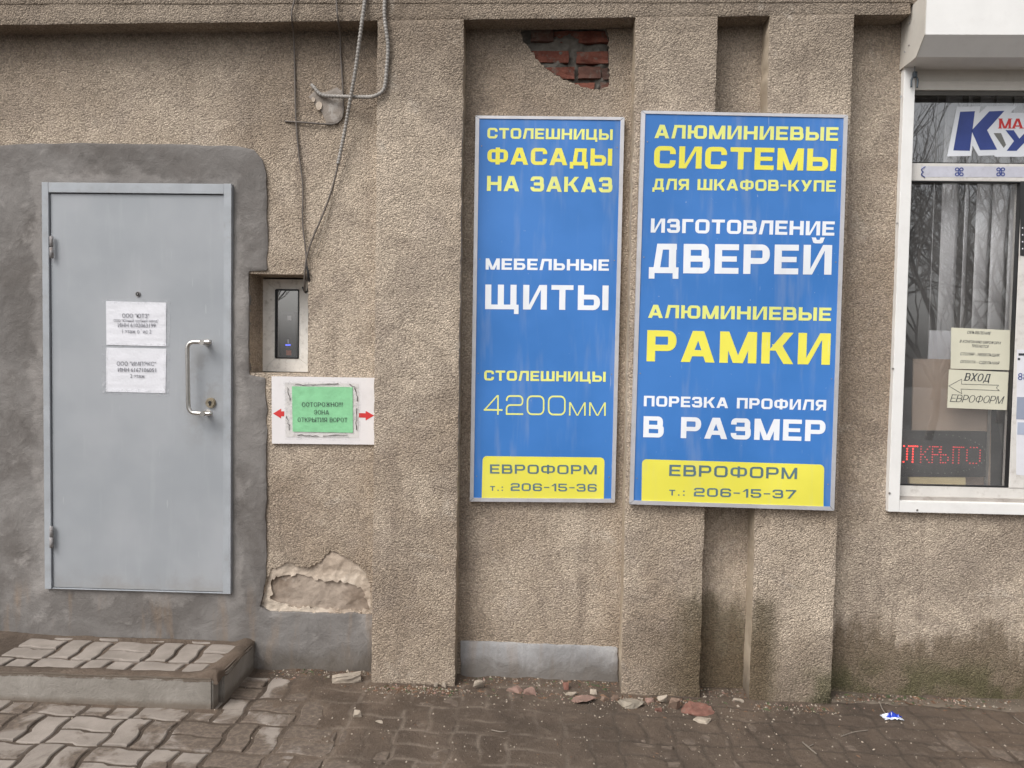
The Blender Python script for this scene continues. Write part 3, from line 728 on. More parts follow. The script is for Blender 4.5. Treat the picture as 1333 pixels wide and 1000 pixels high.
# access panel seen behind the pane
acc = empty('intercom_panel', (X(373, 450, .215), .215, Z(373, 465, .215)))
tag(acc, 'dark intercom box with blue light and orange sticker behind the narrow window pane', 'intercom')
def at_parent(o, p): o.parent = p; o.matrix_parent_inverse = Matrix.Translation(-Vector(p.location)); return o
def box_at(name, u0, u1, v0, v1, y0, y1, mat, parent, b=0.0):
    mb = MB(); mb.box(X(u0, (v0 + v1) / 2, y0), X(u1, (v0 + v1) / 2, y0), y0, y1, Z((u0 + u1) / 2, v1, y0), Z((u0 + u1) / 2, v0, y0), b=b)
    o = mb.build(name, mat); 
    if parent: at_parent(o, parent)
    return o
box_at('case', 364, 385, 406, 466, .215, .24, mat_plain('dark_grey_case', (0.05, 0.055, 0.065), .4), acc, .003)
box_at('badge', 374, 379, 411, 417, .211, .2148, M['paper'], acc)
box_at('indicator', 371.5, 378, 448.5, 450, .211, .2148, M['led_blue'], acc)
box_at('indicator_strip', 374.3, 375.8, 442, 447.5, .211, .2148, M['letterwhite'], acc)
box_at('sticker', 372.5, 379, 456, 462.5, .211, .2148, mat_plain('orange_sticker', (0.5, 0.16, 0.10), .5), acc)

# ================================================================== LETTERING
def ring(x0, y0, x1, y1, v, h, r, start=None, end=None, mx=False, my=False, rad=None):
    """stroke round a rounded rectangle, anticlockwise from the right side; returns quads"""
    rr = rad or (r, r, r, r)         # TR TL BL BR
    def corner(cx_, cy_, a0, ro, hor, ver, sx, sy, n=5):
        o = []; ri_x = max(ro - v, 0.0); ri_y = max(ro - h, 0.0)
        ex, ey = cx_, cy_
        for k in range(n + 1):
            a = math.radians(a0 + 90 * k / n); ca, sa = math.cos(a), math.sin(a)
            ox = ex - sx * ro + ro * ca; oy = ey - sy * ro + ro * sa
            ix = ex - sx * (v + ri_x) + ri_x * ca; iy = ey - sy * (h + ri_y) + ri_y * sa
            if ro <= 0: ox, oy = ex, ey
            o.append(((ox, oy), (ix, iy)))
        return o
    pts = []
    closed = start is None
    if start is None: start = ('R', (y0 + y1) / 2); end = ('R', (y0 + y1) / 2)
    if start[0] == 'R':
        pts.append(((x1, start[1]), (x1 - v, start[1]))); pts += corner(x1, y1, 0, rr[0], v, h, 1, 1)
    else: pts.append(((start[1], y1), (start[1], y1 - h)))
    pts += corner(x0, y1, 90, rr[1], v, h, -1, 1)
    pts += corner(x0, y0, 180, rr[2], v, h, -1, -1)
    if end[0] == 'B': pts.append(((end[1], y0), (end[1], y0 + h)))
    else:
        pts += corner(x1, y0, 270, rr[3], v, h, 1, -1); pts.append(((x1, end[1]), (x1 - v, end[1])))
    quads = []
    T = lambda p: ((x0 + x1 - p[0]) if mx else p[0], (y0 + y1 - p[1]) if my else p[1])
    for i in range(len(pts) - 1):
        quads.append([T(pts[i][0]), T(pts[i + 1][0]), T(pts[i + 1][1]), T(pts[i][1])])
    return quads
WID = dict(zip('АБВГДЕЖЗИЙКЛМНОПРСТУФХЦШЩЫЬЮЯЭ', (1.12, 1, 1, .82, 1.12, .9, 1.35, .97, 1.06, 1.06, 1.04, 1.06, 1.22, 1.04, 1.06, 1.02, .98, 1.02, .98, 1.04, 1.3, 1.06, 1.12, 1.42, 1.5, 1.36, .98, 1.45, 1.0, 1.0)))
WID.update({'0': 1.02, '1': .55, '2': 1.0, '3': 1.0, '4': 1.08, '5': 1.0, '6': 1.02, '7': .98, '-': .6, '.': .22, ':': .22, '!': .22, ' ': .5, 'м': .95, 'т': .62, '8': 1.0, '9': 1.0, '"': .35})
def glyph(c, w, v, h, serif=False):
    R_ = []          # layers: each a list of non-overlapping polygons
    r = min(0.30, w * .3) if not serif else min(w, 1) * .46
    rect = lambda a, b, c_, d: R_.append([[(a, b), (c_, b), (c_, d), (a, d)]])
    sh = h * .55; so = v * .45
    def stem(x, y0=0.0, y1=1.0, vv=None, t=True, b=True):
        vv = vv or v
        rect(x, y0, x + vv, y1)
        if serif:
            if b: rect(x - so, y0, x + vv + so, y0 + sh)
            if t: rect(x - so, y1 - sh, x + vv + so, y1)
    def para(xa, ya, xb, yb, t=None):      # bottom x, top x
        t = t or v; R_.append([[(xa, ya), (xa + t, ya), (xb + t, yb), (xb, yb)]])
    if c == 'м': s = 0.68; q = glyph('М', w, v, h / s, serif); return [[[(x, y * s) for x, y in p] for p in L] for L in q]
    if c == 'т': s = 0.62; q = glyph('Т', w, v, h / s, serif); return [[[(x, y * s) for x, y in p] for p in L] for L in q]
    if c == 'А':
        t = v * 1.08; para(0, 0, w / 2 - t * .62, 1, t); para(w - t, 0, w / 2 - t * .38, 1, t); rect(w * .18, .19, w * .82, .19 + h)
        if serif: rect(-so, 0, t + so, sh); rect(w - t - so, 0, w + so, sh)
    elif c == 'Б': stem(0); rect(0, 1 - h, w * .92, 1); R_.append(ring(0, 0, w, .62, v, h, r, rad=(r, 0, 0, r)))
    elif c == 'В': stem(0); R_.append(ring(0, .5 - h / 2, w * .95, 1, v, h, r * .8, rad=(r * .8, 0, 0, r * .6))); R_.append(ring(0, 0, w, .5 + h / 2, v, h, r * .9, rad=(r * .6, 0, 0, r * .9)))
    elif c == 'Г': stem(0); rect(0, 1 - h, w, 1)
    elif c == 'Д':
        a = w * .16; para(a * .9, h * .5, a + .12, 1, v * .92); rect(a + .12, 1 - h, w - .08, 1); rect(w - .1 - v, 0, w - .1, 1); rect(0, 0, w, h)
        rect(0, -.19, v * .8, h * .9); rect(w - v * .8, -.19, w, h * .9)
    elif c == 'Е': stem(0); rect(0, 0, w, h); rect(0, 1 - h, w, 1); rect(0, .5 - h * .45, w * .92, .5 + h * .45)
    elif c == 'Ж':
        stem(w / 2 - v / 2); t = v * .9
        para(0, 0, w * .36, .55, t); para(w - t, 0, w * .64 - t, .55, t); para(w * .36, .45, 0, 1, t); para(w * .64 - t, .45, w - t, 1, t)
    elif c in 'З3':
        R_.append(ring(0, .5 - h / 2, w * .96, 1, v, h, r * .8, ('R', .70), ('B', w * .72), mx=True, rad=(r * .8, r * .8, r * .6, 0)))
        R_.append(ring(0, 0, w, .5 + h / 2, v, h, r * .9, ('R', .5 + h / 2 - .30), ('B', w * .72), mx=True, my=True, rad=(r * .9, r * .9, r * .6, 0)))
    elif c in 'ИЙ':
        stem(0); stem(w - v); R_.append([[(v * .6, 0), (v * 1.25, 0), (w - v * .6, 1), (w - v * 1.25, 1)]])
        if c == 'Й': R_.append(ring(w * .28, 1.06, w * .72, 1.25, v * .55, h * .7, .16, ('R', 1.18), ('R', 1.0), my=False)[:0] or [[(w * .27, 1.25), (w * .42, 1.25), (w * .45, 1.17), (w * .55, 1.17), (w * .58, 1.25), (w * .73, 1.25), (w * .67, 1.08), (w * .60, 1.05), (w * .40, 1.05), (w * .33, 1.08)]])
    elif c == 'К':
        stem(0); t = v * 1.15; para(v * .85, .42, w - t * 1.0, 1, t); para(w - t * .95, 0, v * 1.2, .62, t * 1.0)
        if serif: rect(w - t - so, 0, w + so, sh)
    elif c == 'Л':
        stem(w - v); rect(w * .22, 1 - h, w, 1); para(0, 0, w * .20, 1, v * .95)
        if serif: rect(-so, 0, v + so, sh)
    elif c in 'М':
        stem(0); stem(w - v); t = v * .95; para(w / 2 - t * .62, 0, v * .12, 1, t); para(w / 2 - t * .38, 0, w - t - v * .12, 1, t)
    elif c == 'Н': stem(0); stem(w - v); rect(0, .5 - h / 2, w, .5 + h / 2)
    elif c in 'О0': R_.append(ring(0, 0, w, 1, v, h, r))
    elif c == 'П': stem(0); stem(w - v); rect(0, 1 - h, w, 1)
    elif c == 'Р': stem(0); R_.append(ring(0, .34, w, 1, v, h, r, rad=(r, 0, 0, r)))
    elif c == 'С': R_.append(ring(0, 0, w, 1, v, h, r, ('R', .64 if not serif else .84), ('R', .36 if not serif else .18)))
    elif c == 'Т': 
        stem(w / 2 - v / 2); rect(0, 1 - h, w, 1)
        if serif: rect(0, .78, h * .6, 1); rect(w - h * .6, .78, w, 1)
    elif c == 'У': para(w * .18, 0, w - v * 1.1, 1, v * 1.1); para(w * .5 - v * .4, .28, 0, 1, v * 1.1)
    elif c == 'Ф': stem(w / 2 - v / 2); R_.append(ring(0, .13, w, .9, v, h * .9, r))
    elif c == 'Х':
        t = v * 1.15; para(0, 0, w - t, 1, t); para(w - t, 0, 0, 1, t * .9)
        if serif:
            for q in (0, w - t): rect(q - so * .6, 0, q + t + so * .6, sh); rect(q - so * .6, 1 - sh, q + t + so * .6, 1)
    elif c == 'Ц': stem(0); stem(w - v - .09); rect(0, 0, w, h); rect(w - v * .75, -.19, w, h * .9)
    elif c == 'Ш': stem(0); stem(w / 2 - v / 2); stem(w - v); rect(0, 0, w, h)
    elif c == 'Щ': ww = w - .1; stem(0); stem(ww / 2 - v / 2); stem(ww - v); rect(0, 0, w, h); rect(w - v * .75, -.19, w, h * .9)
    elif c == 'Ь': stem(0); R_.append(ring(0, 0, w, .62, v, h, r, rad=(r, 0, 0, r)))
    elif c == 'Ы': ww = w - v - .1; stem(0); R_.append(ring(0, 0, ww, .62, v, h, r, rad=(r, 0, 0, r))); stem(w - v)
    elif c == 'Ю': stem(0); R_.append(ring(w * .33, 0, w, 1, v, h, r)); rect(v * .5, .5 - h / 2, w * .36, .5 + h / 2)
    elif c == 'Я': stem(w - v); R_.append(ring(0, .34, w, 1, v, h, r, mx=True, rad=(r, 0, 0, r))); para(0, 0, w * .36, .45, v * 1.15)
    elif c == 'Э': R_.append(ring(0, 0, w, 1, v, h, r, ('R', .68), ('R', .32), mx=True)); rect(w * .3, .5 - h / 2, w - v * .5, .5 + h / 2)
    elif c == '1': stem(w - v, b=True, t=False); para(0, .66, w - v * 1.0, 1, v * .9)
    elif c == '2':
        R_.append(ring(0, .5 - h / 2, w, 1, v, h, r * .8, ('R', .70), ('B', w * .62), mx=True, rad=(r * .8, r * .8, r * .7, 0)))
        R_.append(ring(0, 0, w, .5 + h / 2, v, h, r, ('T', w * .62), ('B', w), rad=(0, r * .8, 0, 0)))
    elif c == '4': rect(0, .2, w, .2 + h); rect(w * .8 - v, 0, w * .8, 1); para(0, .2 + h * .5, w * .8 - v * 1.2, 1, v * 1.2)
    elif c == '5':
        rect(v * .1, 1 - h, w * .95, 1); rect(v * .1, .5, v * 1.05, 1)
        R_.append(ring(0, 0, w, .62, v, h, r, ('R', .22), ('B', w), mx=True, my=False)[:0] or ring(0, 0, w, .62, v, h, r, ('R', .62 - .22), ('B', w * .95), mx=True, my=True, rad=(r, r, r, 0)))
    elif c == '6': R_.append(ring(0, 0, w, 1, v, h, r, ('R', .76), ('R', .3))); R_.append(ring(0, 0, w, .60, v, h, r * .9))
    elif c == '8': R_.append(ring(w * .03, .5 - h / 2, w * .97, 1, v, h, r * .8)); R_.append(ring(0, 0, w, .5 + h / 2, v, h, r * .9))
    elif c == '9': R_.append(ring(0, 0, w, 1, v, h, r, ('R', .76), ('R', .3), mx=True, my=True)); R_.append(ring(0, .40, w, 1, v, h, r * .9))
    elif c == '7': rect(0, 1 - h, w, 1); para(w * .18, 0, w - v * 1.15, 1 - h * .5, v * 1.15)
    elif c == '-': rect(0, .42, w, .42 + h * .8)
    elif c == '.': rect(0, 0, max(v, .14), max(h, .14))
    elif c == ':': rect(0, 0, max(v, .14), max(h, .14)); rect(0, .42, max(v, .14), .42 + max(h, .14))
    elif c == '!': rect(0, 0, v, h * 1.2); rect(0, .32, v, 1)
    elif c == '"': rect(0, .65, .1, 1); rect(.22, .65, .32, 1)
    return R_
def lettering(name, text, bl, br, top, y, mat, parent, v=.27, h=.2, gap=.15, serif=False, slant=0.0, depth=0.0):
    """bl, br, top are measurements of the baseline's ends and the cap height on the plane y"""
    A, B = P(bl[0], bl[1], y), P(br[0], br[1], y); Tp = P(bl[0], top, y)
    H = Tp[2] - A[2]; Lw = math.hypot(B[0] - A[0], B[2] - A[2]); ex = np.array([(B[0] - A[0]) / Lw, (B[2] - A[2]) / Lw]); ey = np.array([-ex[1], ex[0]])
    nat = sum(WID.get(c, 1) for c in text) + gap * (len(text) - 1); k = Lw / (nat * H)
    vv, faces = [], []; x = 0.0
    for c in text:
        w = WID.get(c, 1)
        if c == ' ' and vv:
            mesh_obj(name, vv, faces, mat, parent); vv, faces = [], []; x += w + gap; continue
        for li, layer in enumerate(glyph(c, w, v, h, serif)):
            for poly in layer:
                q = []
                for (a, b_) in poly:
                    p = np.array([A[0], A[2]]) + ex * ((x + a) * k * H + slant * b_ * H) + ey * (b_ * H); q.append((p[0], y - 0.00008 * li, p[1]))
                ar = sum(q[i][0] * q[(i + 1) % len(q)][2] - q[(i + 1) % len(q)][0] * q[i][2] for i in range(len(q)))
                if ar < 0: q = q[::-1]
                if abs(ar) < 1e-10: continue
                o = len(vv); vv += q; faces.append(tuple(range(o, o + len(q))))
        x += w + gap
    return mesh_obj(name, vv, faces, mat, parent)
def print_text(name, text, bl, br, y, mat, parent, shear=0.0, offset=0.0, ysc=None):
    """small print in the plain built-in face; its width runs from bl to br"""
    cu = bpy.data.curves.new('t', 'FONT'); cu.body = text; cu.size = 1; cu.offset = offset; cu.resolution_u = 2; cu.shear = shear
    o = bpy.data.objects.new('t', cu); col.objects.link(o)
    dg = bpy.context.evaluated_depsgraph_get(); me = bpy.data.meshes.new_from_object(o.evaluated_get(dg))
    bpy.data.objects.remove(o); 
    A, B = P(bl[0], bl[1], y), P(br[0], br[1], y)
    xs = [q.co.x for q in me.vertices]; x0, x1 = min(xs), max(xs)
    Lw = math.hypot(B[0] - A[0], B[2] - A[2]); s = Lw / (x1 - x0); sy_ = ysc / 0.72 if ysc else s
    ex = ((B[0] - A[0]) / Lw, (B[2] - A[2]) / Lw)
    for q in me.vertices:
        a = (q.co.x - x0) * s; b = q.co.y * sy_
        q.co = Vector((A[0] + ex[0] * a - ex[1] * b, y, A[2] + ex[1] * a + ex[0] * b))
    me.materials.clear(); me.materials.append(mat); me.name = name
    # face the street
    ob = bpy.data.objects.new(name, me); link(ob, parent)
    if me.polygons and me.polygons[0].normal.y > 0: me.flip_normals()
    return ob

# ================================================================== THE TWO BLUE SIGNS
def blue_sign(cs, label, yb, thick, rows, box):
    root = empty('shop_sign'); tag(root, label, 'sign', 'blue advertising signs on the wall')
    yf_ = yb - thick
    TL, TR, BR, BL = [np.array([P(u, v, yf_)[0], P(u, v, yf_)[2]]) for u, v in cs]
    fwid = 0.019
    c0 = (TL + TR + BR + BL) / 4
    def inset(p, d):
        return np.array([p[0] + (d if p[0] < c0[0] else -d), p[1] + (d if p[1] < c0[1] else -d)])
    iTL, iTR, iBR, iBL = [inset(p, fwid) for p in (TL, TR, BR, BL)]
    iTL[1] += .005; iTR[1] += .005
    for q in ((TL, TR, iTR, iTL), (BL, iBL, iBR, BR), (TL, iTL, iBL, BL), (TR, BR, iBR, iTR)):
        c_ = sum(q) / 4
        mb = MB(); mb.prism_y([tuple(p + (c_ - p) * 0.002) for p in q], yf_, yb + 0.0)
        mb.build('frame_rail', M['alu'], root)
    fp = yf_ + 0.004
    mb = MB(); mb.prism_y([tuple(inset(p, -.001)) for p in (iTL, iTR, iBR, iBL)], fp, yb - .001); mb.build('panel', M['blue'], root)
    # yellow contact box with rounded upper corners
    q = [np.array([P(u, v, fp)[0], P(u, v, fp)[2]]) for u, v in box]; tl, tr, br_, bl_ = q
    rr = .022; pts = [tuple(bl_)]
    up = (tl - bl_) / np.linalg.norm(tl - bl_); ri = (tr - tl) / np.linalg.norm(tr - tl)
    for k in range(7):
        a = math.pi / 2 * k / 6; pts.append(tuple(tl + ri * rr * (1 - math.sin(math.pi / 2 - a)) * 1.0 * 0 + ri * rr * (1 - math.cos(a)) - up * rr * (1 - math.sin(a))))
    for k in range(7):
        a = math.pi / 2 * k / 6; pts.append(tuple(tr - ri * rr * (1 - math.sin(a)) - up * rr * (1 - math.cos(a))))
    pts.append(tuple(br_))
    mesh_obj('contact_panel', [(p[0], fp - .0006, p[1]) for p in pts[::-1]][::-1], [tuple(range(len(pts)))[::-1]], M['yellow'], root)
    for (txt, bl, br2, top, mt, v, h, gap) in rows:
        lettering('lettering', txt, bl, br2, top, fp - (.0014 if mt == 'slate' else .0006), M[mt], root, v, h, gap)
    # screws
    for a in (.06, .35, .68, .95):
        for s_, t_ in ((TL, BL), (TR, BR)):
            p = s_ + (t_ - s_) * a; p = inset(p, fwid * 1.7)
            mb = MB(); mb.disc((p[0], p[1]), 0.003, fp - .002, fp, 8); mb.build('screw', M['rust'], root)
    return root
B_ = (.27, .205, .16)
blue_sign([(619, 150.5), (813, 152.5), (800.5, 654.5), (611.5, 653)],
    'narrower left-hand blue sign whose phone number ends in 36', -0.004, 0.026, [
    ('СТОЛЕШНИЦЫ', (634.3, 180.3), (797.5, 182.4), 166.5, 'lemon', *B_),
    ('ФАСАДЫ', (634.3, 214.1), (796.7, 215.9), 192, 'yellow', *B_),
    ('НА ЗАКАЗ', (633.8, 248.6), (797, 250.7), 229, 'lemon', *B_),
    ('МЕБЕЛЬНЫЕ', (632.2, 351), (792.6, 352.6), 336.4, 'letterwhite', *B_),
    ('ЩИТЫ', (631.5, 402.5), (791.8, 404), 370.5, 'letterwhite', .27, .19, .2),
    ('СТОЛЕШНИЦЫ', (630.2, 495.3), (788.4, 497.2), 482.3, 'lemon', *B_),
    ('4200мм', (629.7, 539.8), (788.4, 541.5), 514.2, 'lemon', .085, .085, .2),
    ('ЕВРОФОРМ', (637.8, 616.5), (776.8, 617.6), 604.6, 'slate', .2, .17, .22),
    ('т.:', (637.8, 638.9), (655.3, 639.1), 629, 'slate', .16, .12, .3),
    ('206-15-36', (664.8, 639), (776.8, 640.2), 629, 'slate', .2, .17, .22)],
    [(628.3, 593.8), (787, 595.7), (786, 651), (627, 649.8)])
blue_sign([(835, 144), (1104, 149.5), (1086, 665), (819.5, 656.5)],
    'wider right-hand blue sign whose phone number ends in 37', -0.128, 0.026, [
    ('АЛЮМИНИЕВЫЕ', (851.9, 180), (1090.9, 183.5), 162.4, 'lemon', *B_),
    ('СИСТЕМЫ', (851, 218.6), (1088.1, 222.9), 190, 'yellow', *B_),
    ('ДЛЯ ШКАФОВ-КУПЕ', (849.2, 247), (1087.6, 249.6), 232.6, 'lemon', *B_),
    ('ИЗГОТОВЛЕНИЕ', (847, 302.8), (1086, 306.9), 284.5, 'letterwhite', *B_),
    ('ДВЕРЕЙ', (844.6, 355.5), (1082.2, 357.7), 317.2, 'letterwhite', .27, .2, .18),
    ('АЛЮМИНИЕВЫЕ', (843.6, 413.8), (1081.6, 418), 396.7, 'lemon', *B_),
    ('РАМКИ', (841.6, 470.4), (1080.2, 475.1), 429.8, 'yellow', .28, .2, .16),
    ('ПОРЕЗКА ПРОФИЛЯ', (838, 528.9), (1075.2, 534.5), 515.2, 'letterwhite', *B_),
    ('В РАЗМЕР', (837.2, 569.2), (1074, 574.8), 541.8, 'letterwhite', .27, .2, .17),
    ('ЕВРОФОРМ', (871, 619.6), (1037.4, 623.8), 605, 'slate', .2, .17, .22),
    ('т.:', (871, 645), (891.8, 645.5), 633, 'slate', .16, .12, .3),
    ('206-15-37', (903.2, 646.2), (1036.3, 649.3), 635, 'slate', .2, .17, .22)],
    [(835.8, 597.8), (1073, 605), (1071.8, 661), (835, 653.5)])

# ================================================================== WHITE SIGN WITH GREEN NOTICE
def quad_px(name, pts, y, mat, parent, thick=0.0):
    p = [(X(u, v, y), Z(u, v, y)) for u, v in pts]
    mb = MB()
    if thick: mb.prism_y(p, y, y + thick)
    else:
        mb.add([(a, y, b) for a, b in p], [tuple(range(len(p)))])
        ar = sum(p[i][0] * p[(i + 1) % len(p)][1] - p[(i + 1) % len(p)][0] * p[i][1] for i in range(len(p)))
        if ar < 0: mb.f = [q[::-1] for q in mb.f]
    return mb.build(name, mat, parent)
def crumple(name, pts, y, mat, parent, amp=0.0012, n=26, m_=18, sc=26, o=0.0):
    p = [np.array([X(u, v, y), Z(u, v, y)]) for u, v in pts]   # TL TR BR BL
    V = []; Fc = []
    for j in range(m_ + 1):
        for i in range(n + 1):
            a, b = i / n, j / m_
            q = (p[0] * (1 - a) + p[1] * a) * (1 - b) + (p[3] * (1 - a) + p[2] * a) * b
            w = abs(float(vnoise(q[0], q[1] * 1.7, sc, o))) * 2
            V.append((q[0], y - amp * w, q[1]))
    for j in range(m_):
        for i in range(n):
            k = j * (n + 1) + i; Fc.append((k + n + 1, k + n + 2, k + 1, k))
    return mesh_obj(name, V, Fc, mat, parent, True)
ys = -0.012
ws = empty('warning_sign'); tag(ws, 'white plate with a taped mint green notice between two red arrows, under the narrow window', 'sign')
quad_px('plate', [(353.5, 490), (488, 492), (488, 579), (354, 577.5)], ys, M['signplate'], ws, 0.008)
crumple('tape_border', [(371, 498), (467, 499.5), (467, 570), (372, 569)], ys - .0006, M['tapegrime'], ws, 0.0012, 30, 24, 60)
crumple('clear_tape', [(369, 496), (470, 497), (469, 574), (371, 572)], ys - .0022, M['tape'], ws, 0.002, 30, 24, 45, 7)
rs_ = random.Random(12)
for k, (u0, v0, u1, v1) in enumerate(((374, 504, 378, 522), (373, 541, 377, 560), (384, 500.5, 412, 501), (405, 501.5, 440, 500), (462, 505, 466, 522), (464, 532, 463, 560), (388, 566, 415, 567.5), (420, 567, 452, 566), (455, 500, 464, 506))):
    n_ = 7; P3 = []
    for i in range(n_):
        u, v = u0 + (u1 - u0) * i / (n_ - 1) + rs_.uniform(-1, 1), v0 + (v1 - v0) * i / (n_ - 1) + rs_.uniform(-.8, .8); p = P(u, v, ys - .0045); P3.append((p[0], ys - .0045, p[2]))
    mb = MB(); mb.tube(P3, [.0009 + .0016 * rs_.random() for _ in P3], 4); mb.build('tape_wrinkle', mat_plain('wrinkle_grime', (.16, .15, .14), .6), ws)
gp = crumple('green_notice', [(380, 503), (459, 504), (459.5, 563.5), (381, 562)], ys - .0040, M['greenpaper'], ws, 0.0012, 26, 18, 30)
yt = ys - .0068
lettering('lettering', 'ОСТОРОЖНО!!!', (393, 529.5), (446, 529.5), 523.8, yt, M['ink'], ws, .17, .09, .26, True)
lettering('lettering', 'ЗОНА', (409, 539.5), (428, 539.7), 533.8, yt, M['ink'], ws, .17, .09, .26, True)
lettering('lettering', 'ОТКРЫТИЯ ВОРОТ', (387.5, 549.3), (452, 549.6), 543.6, yt, M['ink'], ws, .17, .09, .26, True)
quad_px('arrow', [(355.5, 538.5), (366, 532), (366, 535.5), (370, 535.5), (370, 542), (366, 542), (366, 545)], ys - .0008, M['redink'], ws)
quad_px('arrow', [(487, 541), (476, 535), (476, 538), (466, 537.8), (466, 543.5), (476, 544), (476, 547.5)], ys - .0008, M['redink'], ws)

# ================================================================== DOOR NOTICES
yn = yd - 0.0015
def notice(pts, tape, label, rows, off):
    root = empty('paper_notice'); tag(root, label, 'notice', 'paper notices taped to the door')
    crumple('sheet', pts, yn, M['paper'], root, 0.0018, 24, 20, 14, off)
    for t_ in tape: crumple('tape_strip', t_, yn - .0022, M['tape'], root, 0.001, 16, 4, 60, off)
    for (txt, bl, br, ht) in rows: print_text('lettering', txt, bl, br, yn - .0040, M['fadedink'], root, ysc=ht * .0034, offset=0.0)
    return root
notice([(138, 392), (216.5, 394), (216, 451), (138.5, 449)], [[(134, 389), (221, 391), (221, 397), (134, 395)], [(131, 446), (220, 448), (220, 454), (131, 452)], [(214, 392), (222, 392), (221, 451), (213, 451)]],
       'upper crumpled white paper notice taped below the peephole of the grey door',
       [('ООО "ЮТЗ"', (159, 413.5), (194, 414), 6), ('ООО "Южный трубный завод"', (148, 419), (206, 419.5), 4), ('ИНН 6102063199', (153.5, 426), (202.5, 426.5), 6), ('1 этаж офис 2', (159, 434), (197, 434.3), 6)], 0.0)
notice([(138.5, 452.5), (216.5, 454), (215.5, 512), (138, 510)], [[(129, 506), (221, 508), (221, 516), (129, 513)], [(213, 455), (221, 455), (220, 513), (212, 513)], [(133, 453), (141, 453), (140, 512), (132, 512)]],
       'lower crumpled white paper notice on the grey door, level with the handle',
       [('ООО "ИМПЭКС"', (152, 476), (203, 476.5), 6), ('ИНН 6167106051', (153.5, 484), (203, 484.5), 6), ('2 этаж', (169.5, 492), (188, 492.2), 6)], 3.3)

# ================================================================== SHOP WINDOW (part of the building)
yr = -0.032
rx0, rx1 = X(1166, 400, yr), X(1180.5, 400, yr)
zb0, zb1 = Z(1240, 668.5, yr), Z(1240, 654, yr)
bxz0 = Z(1172.8, 91, 0.0)      # underside of shutter box at the wall
mb = MB(); mb.box(rx0 + .004, 3.6, 0.02, 0.10, wB - .04, wB + .045); 
win = None
yw = 0.022
# main frame
fz_b0, fz_b1 = Z(1240, 648, yw), Z(1240, 633, yw)
tz0, tz1 = Z(1260, 236, yw), Z(1260, 213, yw)
mxl, mxr = X(1321.5, 430, yw), X(1338, 430, yw)
mb = MB()
mb.box(rx0 + .01, 3.55, yw, yw + .06, fz_b0 - .02, fz_b1, b=.004)
mb.box(rx0 + .01, 3.55, yw - .002, yw + .058, tz0, tz1, b=.004)
mb.box(rx0 + .012, X(1181, 400, yw), yw + .002, yw + .057, fz_b1 - .003, 3.19, b=.004)
mb.box(mxl, mxl + .075, yw - .0035, yw + .055, fz_b1 - .002, tz0 + .002, b=.004)
mb.box(3.48, 3.56, yw + .001, yw + .055, fz_b1, 3.19, b=.004)
mb.box(rx0 + .012, 3.55, yw + .0015, yw + .055, 3.14, 3.2, b=.004)
win = mb.build('shop_window', M['pvc'], bld); tag(win, 'white framed shop window under a roller shutter box')
gx0 = rx0 + .03
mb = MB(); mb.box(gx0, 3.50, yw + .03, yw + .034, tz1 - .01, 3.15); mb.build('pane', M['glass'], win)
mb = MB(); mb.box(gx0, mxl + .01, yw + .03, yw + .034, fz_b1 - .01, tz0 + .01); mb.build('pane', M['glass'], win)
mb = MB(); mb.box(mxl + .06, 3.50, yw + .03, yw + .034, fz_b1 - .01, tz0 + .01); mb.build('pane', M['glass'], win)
mb = MB(); g_ = .004
for (a, b, c_, d) in ((gx0, mxl, tz0 - .005, tz0 + .0), (mxl - .004, mxl + .001, fz_b1, tz0), (gx0, mxl, fz_b1 - .001, fz_b1 + .004), (gx0, 3.5, tz1 - .0005, tz1 + .004)):
    mb.box(a, b, yw - .001, yw + .028, c_, d)
mb.build('gasket', M['black'], win)
mb = MB(); mb.box(rx0, rx1, yr, 0.015, zb0 + .001, bxz0 + .04, b=.003); mb.build('guide_rail', M['white'], win)
mb = MB(); mb.box(3.52, 3.58, yr, 0.015, zb0 + .001, bxz0 + .04, b=.003); mb.build('guide_rail', M['white'], win)
mb = MB(); mb.box(rx1 + .001, 3.519, yr + .002, 0.015, zb0, zb1, b=.003); mb.build('bottom_rail', M['white'], win)
mb = MB(); mb.box(rx1 - .01, 3.52, 0.0, 0.03, zb1 - .03, fz_b0 + .004); mb.build('sill', mat_plain('grimy_sill', (0.36, 0.33, 0.30), .6, .15, dirt=.6), win)
for v in (126, 291, 480, 642):
    mb = MB(); mb.disc(xz(1180 - (v - 90) * .0285 - 6.5, v, yr), .005, yr - .003, yr + .001, 12); mb.build('rivet', M['steel'], win)
mb = MB(); mb.disc(xz(1194, 664, yr), .005, yr - .001, yr + .003, 12); mb.build('rivet', M['steel'], win)
# roller shutter box: chamfered profile
prof = [(0.0, bxz0), (-.16, Z(1193, 74.4, -.16)), (-.235, Z(1202.4, 45, -.235)), (-.235, 3.312), (0.0, 3.312)]
xbx = X(1172.5, 60, 0.0)
mb = MB(); mb.prism_x([(p[0], p[1]) for p in prof], xbx + .003, 3.65); sb = mb.build('shutter_box', M['white'], win)
pc = (-.11, 3.2)
mb = MB(); mb.prism_x([(pc[0] + (p[0] - pc[0]) * 1.012, pc[1] + (p[1] - pc[1]) * 1.012) for p in prof], xbx - .001, xbx + .0028)
mb.build('end_plate', M['cream'], win)
for (y_, z_) in ((-.09, 3.24), (-.09, 3.135), (-.05, 3.12)):
    mb = MB(); mb.tube([(xbx - .004, y_, z_), (xbx + .001, y_, z_)], .0045, 8); mb.build('rivet', M['rust'], win)
